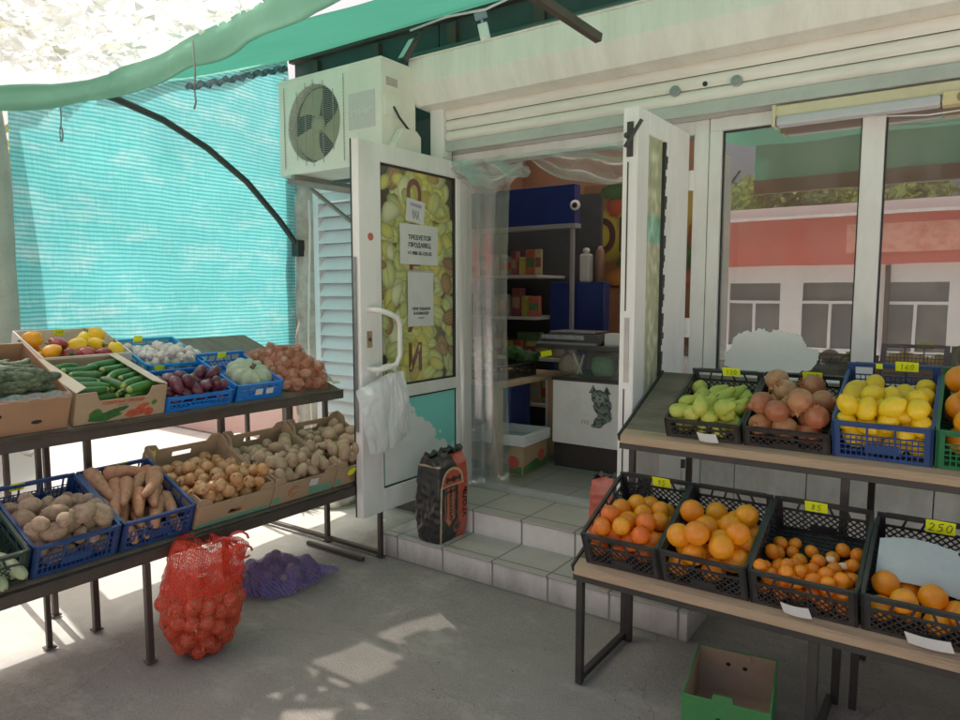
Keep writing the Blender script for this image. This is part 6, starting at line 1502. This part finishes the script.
b = MB(); b.tube([(0,.015,.05),(0,.02,.10)], .008, 6); b.box(-.035,.0,.10,.035,.03,.125); b.build('bracket', mat_paint('bluegrey', (.3,.35,.45)), fl)
b = MB(); b.tube([(-2.86,3.34,3.10),(-2.6,3.36,3.13),(-2.31,3.34,3.10),(-2.0,3.36,3.16),(-1.6,3.4,3.2)], .007, 6); o = b.build('lamp_cable', WHITE, smooth=True); tag(o, 'white cable strung between the lamps under the awning', 'cable')
b = MB(); b.box(-3.0,3.30,3.145,-1.4,3.34,3.165); o = b.build('metal_rail', mat_paint('grey_rail', (.30,.31,.30), (.2,.2,.2), 4, .5, .4, world=True)); tag(o, 'thin grey metal rail carrying the lamp cable', 'rail')
tl = thing('tube_lamp', 'long cream tube lamp fixture mounted above the window', 'lamp', (-.3, 3.57, 2.34)); TLp = (-.3, 3.57, 2.34)
b = MB(); b.box(-.81,3.535,2.345,.55,3.60,2.395); b.box(-.815,3.515,2.300,-.80,3.60,2.397); ch(b, 'housing', mat_paint('yellowed_plastic', (.66,.57,.36), (.5,.4,.22), 6, .5, .4), tl, TLp, bevel=.003)
b = MB(); b.prism([(0,0),(0,0.0),(.0,.001)], .01); 
b = MB(); b.box(-.795,3.512,2.298,-.155,3.575,2.344); ch(b, 'diffuser', mat_paint('grey_diffuser', (.50,.50,.53), (.42,.42,.44), 3, .4, .3), tl, TLp, bevel=.012)
b = MB(); b.box(-.15,3.508,2.296,.02,3.58,2.35); ch(b, 'end_cap', mat_paint('yellowed_cap', (.70,.57,.28), (.4,.28,.12), 9, .6, .45), tl, TLp, bevel=.004)
b = MB(); b.tube([(-.08,3.507,2.322),(-.08,3.498,2.322)], .020, 16); ch(b, 'switch', mat_paint('brown_switch', (.30,.16,.08), rough=.5), tl, TLp, bevel=.003)
b = MB(); b.tube([(-.40,3.55,2.295),(-.2,3.56,2.275),(0.05,3.55,2.28),(.3,3.56,2.29)], .003, 6); ch(b, 'cable', WHITE, tl, TLp, smooth=True)
# white cloud-shaped sticker on the window
pts = []
rg = random.Random(2)
outl = [(-1.03,1.16),(-1.035,1.22),(-1.0,1.25),(-.99,1.30),(-.94,1.335),(-.90,1.33),(-.87,1.355),(-.82,1.335),(-.78,1.35),(-.73,1.33),(-.70,1.335),(-.66,1.30),(-.645,1.265),(-.60,1.26),(-.59,1.235),(-.60,1.19),(-.625,1.16),(-.70,1.135),(-.95,1.13)]
vs = []
for (a, b_), (c_, d_) in zip(outl, outl[1:]+outl[:1]):
    for k in range(6):
        t_ = k/6; vs.append((a+(c_-a)*t_+.008*math.sin(t_*math.pi)*rg.uniform(-.2,1), FY-.004, b_+(d_-b_)*t_+.012*math.sin(t_*math.pi)*rg.uniform(-.2,1)))
b = MB(); b.add(vs, [tuple(range(len(vs)))]); o = b.build('window_sticker', mat_paint('painted_over_sticker', (.95,.95,.90), (.82,.87,.78), 9, .5, .6, streak=(1,1,2)), fixn=False); tag(o, 'pale cloud shaped sticker painted over in white at the bottom of the window', 'sticker')

# ------------------------------------------------------------------ surroundings
lw = thing('low_wall', 'low pink plastered garden wall seen through the gaps of the left stand', 'wall', (-6.5, 4.6, 0)); LWp = (-6.5, 4.6, 0)
PINK = mat_paint('pink_plaster', (.62,.36,.32), (.6,.5,.45), 2, .6, .8, world=True)
b = MB(); b.box(-9.5,4.5,0,-4.36,4.75,1.25); ch(b, 'plaster', PINK, lw, LWp, bevel=.01)
b = MB(); b.box(-9.55,4.44,1.25,-4.35,4.80,1.32); ch(b, 'coping', mat_paint('coping', (.6,.56,.5)), lw, LWp, bevel=.01)
rg = random.Random(14); RK = [smesh('rock', mat_fruit('whitewashed_rock', (.66,.62,.56), (.80,.76,.70), (.40,.30,.25), .9, 30, .6, .5, 8), .1, lambda d, k=k: 1+.35*nz(d,1.6,k)+.12*nz(d,4,k)) for k in range(4)]
for i in range(36):
    x = rg.uniform(-5.7,-3.7); y = rg.uniform(3.35,3.52) if x > -4.3 else rg.uniform(3.55,4.3); s_ = rg.uniform(.6,1.3)
    o = link('rock', RK[i % 4], None, T(x,y,.05*s_)@rrot(rg)@Matrix.Diagonal((s_,s_,s_*.8,1))); tag(o, 'whitewashed stone at the foot of the wall behind the left stand', 'rock', 'whitewashed stones behind the stand')
yk = thing('plant', 'small spiky yellow green plant growing among the white stones behind the left stand', 'plant', (-4.0,3.25,0))
b = MB()
for i in range(46):
    a = rg.uniform(0,6.28); L_ = rg.uniform(.18,.34); e = rg.uniform(.5,1.35); px, py = rg.uniform(-.12,.12), rg.uniform(-.05,.05)
    d_ = Vector((math.cos(a)*math.cos(e), math.sin(a)*math.cos(e), math.sin(e))); s_ = Vector((-math.sin(a), math.cos(a), 0))*.014
    p0 = Vector((px,py,0)); p1 = p0+d_*L_*.5+Vector((0,0,.01)); p2 = p0+d_*L_
    b.add([p0-s_*.6, p0+s_*.6, p1+s_, p1-s_, p2], [(0,1,2,3),(3,2,4)])
b.build('leaves', mat_trans('spiky_leaf', (.20,.33,.05), (.35,.5,.08), .4), yk, fixn=False)
# parked white car left of the stand
car = thing('parked_car', 'white car parked behind the turquoise net, only glimpsed through the stand', 'car', (-5.35, -.1, 0)); CARL = (-5.35, -.1, 0)
CARW = mat_paint('car_paint', (.78,.79,.80), (.7,.7,.7), 2, .2, .18, world=True, fine=.02)
st_ = [(2.02,.30,.52,.55),(1.98,.22,.66,.72),(1.75,.20,.78,.80),(1.2,.20,.86,.84),(.75,.20,.93,.85),(.0,.20,.95,.86),(-1.0,.20,.95,.86),(-1.7,.20,.95,.84),(-2.1,.24,.90,.78),(-2.18,.32,.7,.70)]
def carsec(y, zb, zt, hw): return [(-hw*.92,zb),(-hw,zb+.12),(-hw*1.0,zb+(zt-zb)*.6),(-hw*.93,zt-.03),(-hw*.80,zt),(hw*.80,zt),(hw*.93,zt-.03),(hw*1.0,zb+(zt-zb)*.6),(hw,zb+.12),(hw*.92,zb)]
b = MB(); secs = [[(x,y,z) for x, z in carsec(y,zb,zt,hw)] for y,zb,zt,hw in st_]
for s_ in secs: b.v += s_
for i in range(len(secs)-1):
    for k in range(10): b.f.append([i*10+k, i*10+(k+1)%10, (i+1)*10+(k+1)%10, (i+1)*10+k]); b.m.append(0)
b.f.append(list(range(10))); b.m.append(0); b.f.append([len(b.v)-10+k for k in range(10)][::-1]); b.m.append(0)
b.build('body', CARW, car, smooth=True, bevel=.01)
b = MB(); q = [(.72,.93),(.10,1.38),(-.9,1.42),(-1.75,.95)]
vs = []
for hw in (.0,):
    pass
for (y, z), hw in zip(q, (.72,.58,.58,.70)): vs += [(-hw,y,z),(hw,y,z)]
b.add(vs, [(0,1,3,2),(2,3,5,4),(4,5,7,6),(0,2,4,6),(1,7,5,3)]); b.build('cabin', mat_paint('car_glass', (.03,.035,.04), rough=.1), car, bevel=.03)
b = MB(); b.box(-.56,-.9,1.40,.56,.08,1.435); b.build('roof', CARW, car, bevel=.015)
TY = mat_paint('tyre', (.02,.02,.02), rough=.8)
for x in (-.80,.80):
    for y in (1.30,-1.30):
        b = MB(); b.tube([(x-.09,y,.31),(x+.09,y,.31)], .31, 28); o = b.build('wheel', TY, car, bevel=.03)
        b = MB(); b.tube([(x+.085*(1 if x > 0 else -1),y,.31),(x+.095*(1 if x > 0 else -1),y,.31)], .19, 24); b.build('rim', STEEL, o)
for x in (-.62,.62):
    b = MB(); b.sphere((x,1.93,.62), (.16,.08,.08), 16, 10); b.build('headlight', mat_paint('lamp_glass'+str(x), (.6,.62,.65), rough=.1), car, smooth=True)
b = MB(); b.box(-.3,2.03,.36,.3,2.045,.46); b.build('number_plate', PAPER, car)
# tree trunk / pale pole at the picture edge
tr_ = thing('tree', 'tree with a pale grey green trunk at the left end of the net', 'tree', (-4.75,1.80,0))
b = MB(); b.tube([(0,0,0),(.01,0,.8),(.03,-.01,1.6),(.02,-.04,2.4),(-.05,-.1,3.4),(-.2,-.2,4.2)], [.13,.115,.105,.10,.09,.07], 18)
for a in range(5): b.tube([(-.05,-.1,3.3),(-.05+.5*math.cos(a*1.3),-.1+.5*math.sin(a*1.3),3.9),(-.05+.9*math.cos(a*1.3),-.9+.9*math.sin(a*1.3),4.6)], [.05,.035,.015], 8)
b.build('trunk', mat_paint('pale_bark', (.34,.37,.30), (.20,.22,.17), 7, .7, .9, bmp=.6), tr_, smooth=True)
rg = random.Random(3); b = MB()
def leafblob(b, cx, cy, cz_, rad, n_, s0, mi=0):
    for i in range(n_):
        d_ = Vector((rg.gauss(0,1), rg.gauss(0,1), rg.gauss(0,.8))); d_ = d_.normalized()*rad*(.45+.6*rg.random()); a = rg.uniform(0,6.28); e = rg.uniform(-1,1)
        t1 = Vector((math.cos(a)*math.cos(e), math.sin(a)*math.cos(e), math.sin(e))); t2 = t1.orthogonal().normalized(); s_ = s0*rg.uniform(.6,1.4); p = Vector((cx,cy,cz_))+d_
        b.add([p-t1*s_, p+t2*s_*.45, p+t1*s_, p-t2*s_*.45], [(0,1,2,3)], mi)
LEAF = mat_trans('tree_leaf', (.10,.14,.03), (.24,.32,.06), .40, vary=.5)
for (x, y, z, r_) in ((-.6,-2.2,4.6,.7),(-.4,-1.9,5.1,.55),(-1.1,-2.1,4.3,.6),(-.2,-1.5,5.4,.5)): leafblob(b, x, y, z, r_, 700, .06)
b.build('crown', LEAF, tr_, fixn=False)
# buildings and trees across the street (seen mirrored in the shop window)
ob = thing('street_building', 'long white building with a red fascia across the street, mirrored in the shop window', 'building', (0,-9.5,0)); OB = (0,-9.5,0)
OWALL = mat_paint('white_render', (.80,.78,.78), (.6,.58,.58), 1.5, .4, .7, world=True); ORED = mat_paint('red_fascia', (.54,.09,.065), (.42,.07,.055), 2, .6, .5, world=True)
YB = -9.2
wins = [(-9.3+1.55*k) for k in range(13)]
b = MB(); b.box(-10,YB-4,0,12,YB-.12,3.4); b.box(-10,YB-.12,0,12,YB,.35); b.box(-10,YB-.12,1.75,12,YB,2.12); 
px_ = -10
for x in wins: b.box(px_,YB-.12,.35,x,YB,1.75); px_ = x+1.2
b.box(px_,YB-.12,.35,12,YB,1.75); ch(b, 'wall', OWALL, ob, OB)
b = MB(); b.box(-8.8,YB-.0,2.12,4.5,YB+.25,3.1); ch(b, 'fascia', ORED, ob, OB)
b = MB(); b.box(4.6,YB-.0,2.2,12,YB+.2,3.0); ch(b, 'fascia', mat_paint('pale_fascia', (.72,.74,.80)), ob, OB)
b = MB(); b.box(4.52,YB,0.2,5.0,YB+.26,3.3); ch(b, 'pillar', ORED, ob, OB)
b = MB(); b.box(-8.6,YB+.252,2.35,-5.0,YB+.26,2.9); b.box(-2.2,YB+.252,2.35,-.2,YB+.26,2.92); ch(b, 'sign_panel', mat_paint('pale_red_sign', (.75,.30,.22), (.5,.08,.06), 6, .9, .5), ob, OB)
b = MB(); b.tube([(-1.45,YB+.05,0),(-1.45,YB+.05,2.1)], .05, 10); ch(b, 'downpipe', BROWNIRON, ob, OB)
b = MB(); b.box(-8.7,YB+.25,3.1,4.5,YB+.30,3.16); ch(b, 'fascia_trim', mat_paint('trim_white', (.8,.8,.8)), ob, OB)
for q, (xa, xb) in enumerate(((-6.0,-5.2),(.3,1.05),(3.2,3.9))):
    b = MB(); b.box(xa,YB-.075,.45,xb,YB-.07,1.7); ch(b, 'curtain', mat_paint('far_curtain%d' % q, ((.5,.5,.46),(.42,.30,.22),(.55,.52,.5))[q], None, 8, .8, .8), ob, OB)
for x in wins:
    b = MB(); b.box(x+.0,YB-.09,.35,x+.05,YB-.01,1.75); b.box(x+1.15,YB-.09,.35,x+1.2,YB-.01,1.75); b.box(x+.05,YB-.09,1.30,x+1.15,YB-.01,1.36); b.box(x+.575,YB-.09,.35,x+.63,YB-.01,1.30); f = ch(b, 'window', OWALL, ob, OB)
    b = MB(); b.add([(x,YB-.08,.35),(x+1.2,YB-.08,.35),(x+1.2,YB-.08,1.75),(x,YB-.08,1.75)], [(0,1,2,3)]); b.build('pane', mat_paint('far_glass', (.10,.11,.12), (.22,.2,.18), 2, .8, .15, world=True), f, M=T(-OB[0],-OB[1],-OB[2])@T(0,0,0) if False else T(-OB[0],-OB[1],-OB[2]).inverted()@T(-OB[0],-OB[1],-OB[2]))
for k, (x, y, h_) in enumerate(((-7,-14.5,5),(-3.2,-14.6,5.4),(.6,-14.6,5.2),(4.4,-15,5.6),(-12,-12,5.0))):
    t_ = thing('tree', ('bushy roadside tree far left','tall roadside tree near the middle','rounded roadside tree right of the middle','tallest roadside tree at the right','lone roadside tree beyond the left end')[k]+' behind the red fascia building', 'tree', (x,y,0))
    b = MB(); b.tube([(0,0,0),(.1,0,h_*.3),(0,.1,h_*.7)], [.22,.17,.08], 10); b.build('trunk', mat_paint('bark%d' % k, (.12,.09,.07)), t_)
    b = MB()
    for q in range(17): leafblob(b, rg.uniform(-2.4,2.4), rg.uniform(-1.2,1.2), h_*.68+rg.uniform(-.6,.9), rg.uniform(.8,1.2), 330, .15)
    b.build('crown', LEAF, t_, fixn=False)
# greenery closing the view at the left and the far hills
for k, (x, y, h_) in enumerate(((-12.5,-4,4.4),(-13.2,.2,4.7),(-12.8,4.2,3.6),(-13.5,8.4,5.0))):
    t_ = thing('tree', ('leafy street tree left of the parked car, nearest the road','tall leafy tree beyond the parked car','low leafy tree beyond the pink wall','tallest leafy tree far behind the pink wall')[k], 'tree', (x,y,0))
    b = MB(); b.tube([(0,0,0),(.1,0,h_*.3),(0,.1,h_*.7)], [.2,.15,.07], 10); b.build('trunk', mat_paint('left_bark%d' % k, (.12,.09,.07)), t_)
    b = MB()
    for q in range(15): leafblob(b, rg.uniform(-1.6,1.6), rg.uniform(-2.2,2.2), h_*.62+rg.uniform(-1.5,1.2), rg.uniform(.8,1.2), 260, .16)
    b.build('crown', LEAF, t_, fixn=False)
hd = MB()
for q in range(46): leafblob(hd, -11.8+rg.uniform(-.25,.25), -7+q*.42, rg.uniform(.5,1.1), .55, 120, .09)
o = hd.build('hedge', LEAF, fixn=False); tag(o, 'low green hedge along the road at the far left, below the street trees', 'hedge')
b = MB(); b.grid(96, 3, lambda u, v: ((118+12*v)*math.cos(6.2832*u), (118+12*v)*math.sin(6.2832*u), (14+7*math.sin(u*31)+5*math.sin(u*73))*math.sin(v*1.57)-.5))
o = b.build('hills', mat_paint('wooded_hills', (.06,.09,.04), (.10,.11,.06), .06, .8, .95, world=True), smooth=True, fixn=False); tag(o, kind='structure')
# litter
rg = random.Random(6); b = MB()
for i in range(90):
    x, y = rg.uniform(-3.2,.8), rg.uniform(1.2,2.9); s_ = rg.uniform(.003,.010); a = rg.uniform(0,6.28)
    b.add([(x+s_*math.cos(a+k*1.57)*(1 if k % 2 else .5), y+s_*math.sin(a+k*1.57)*(1 if k % 2 else .5), .003+.004*(k % 2)) for k in range(4)], [(0,1,2,3)])
o = b.build('litter', mat_paint('litter_bits', (.36,.32,.26), (.12,.09,.06), 30, .9, .8, world=True), fixn=False); tag(o, 'tiny leaf and onion skin scraps scattered on the asphalt', 'litter', kind='stuff')
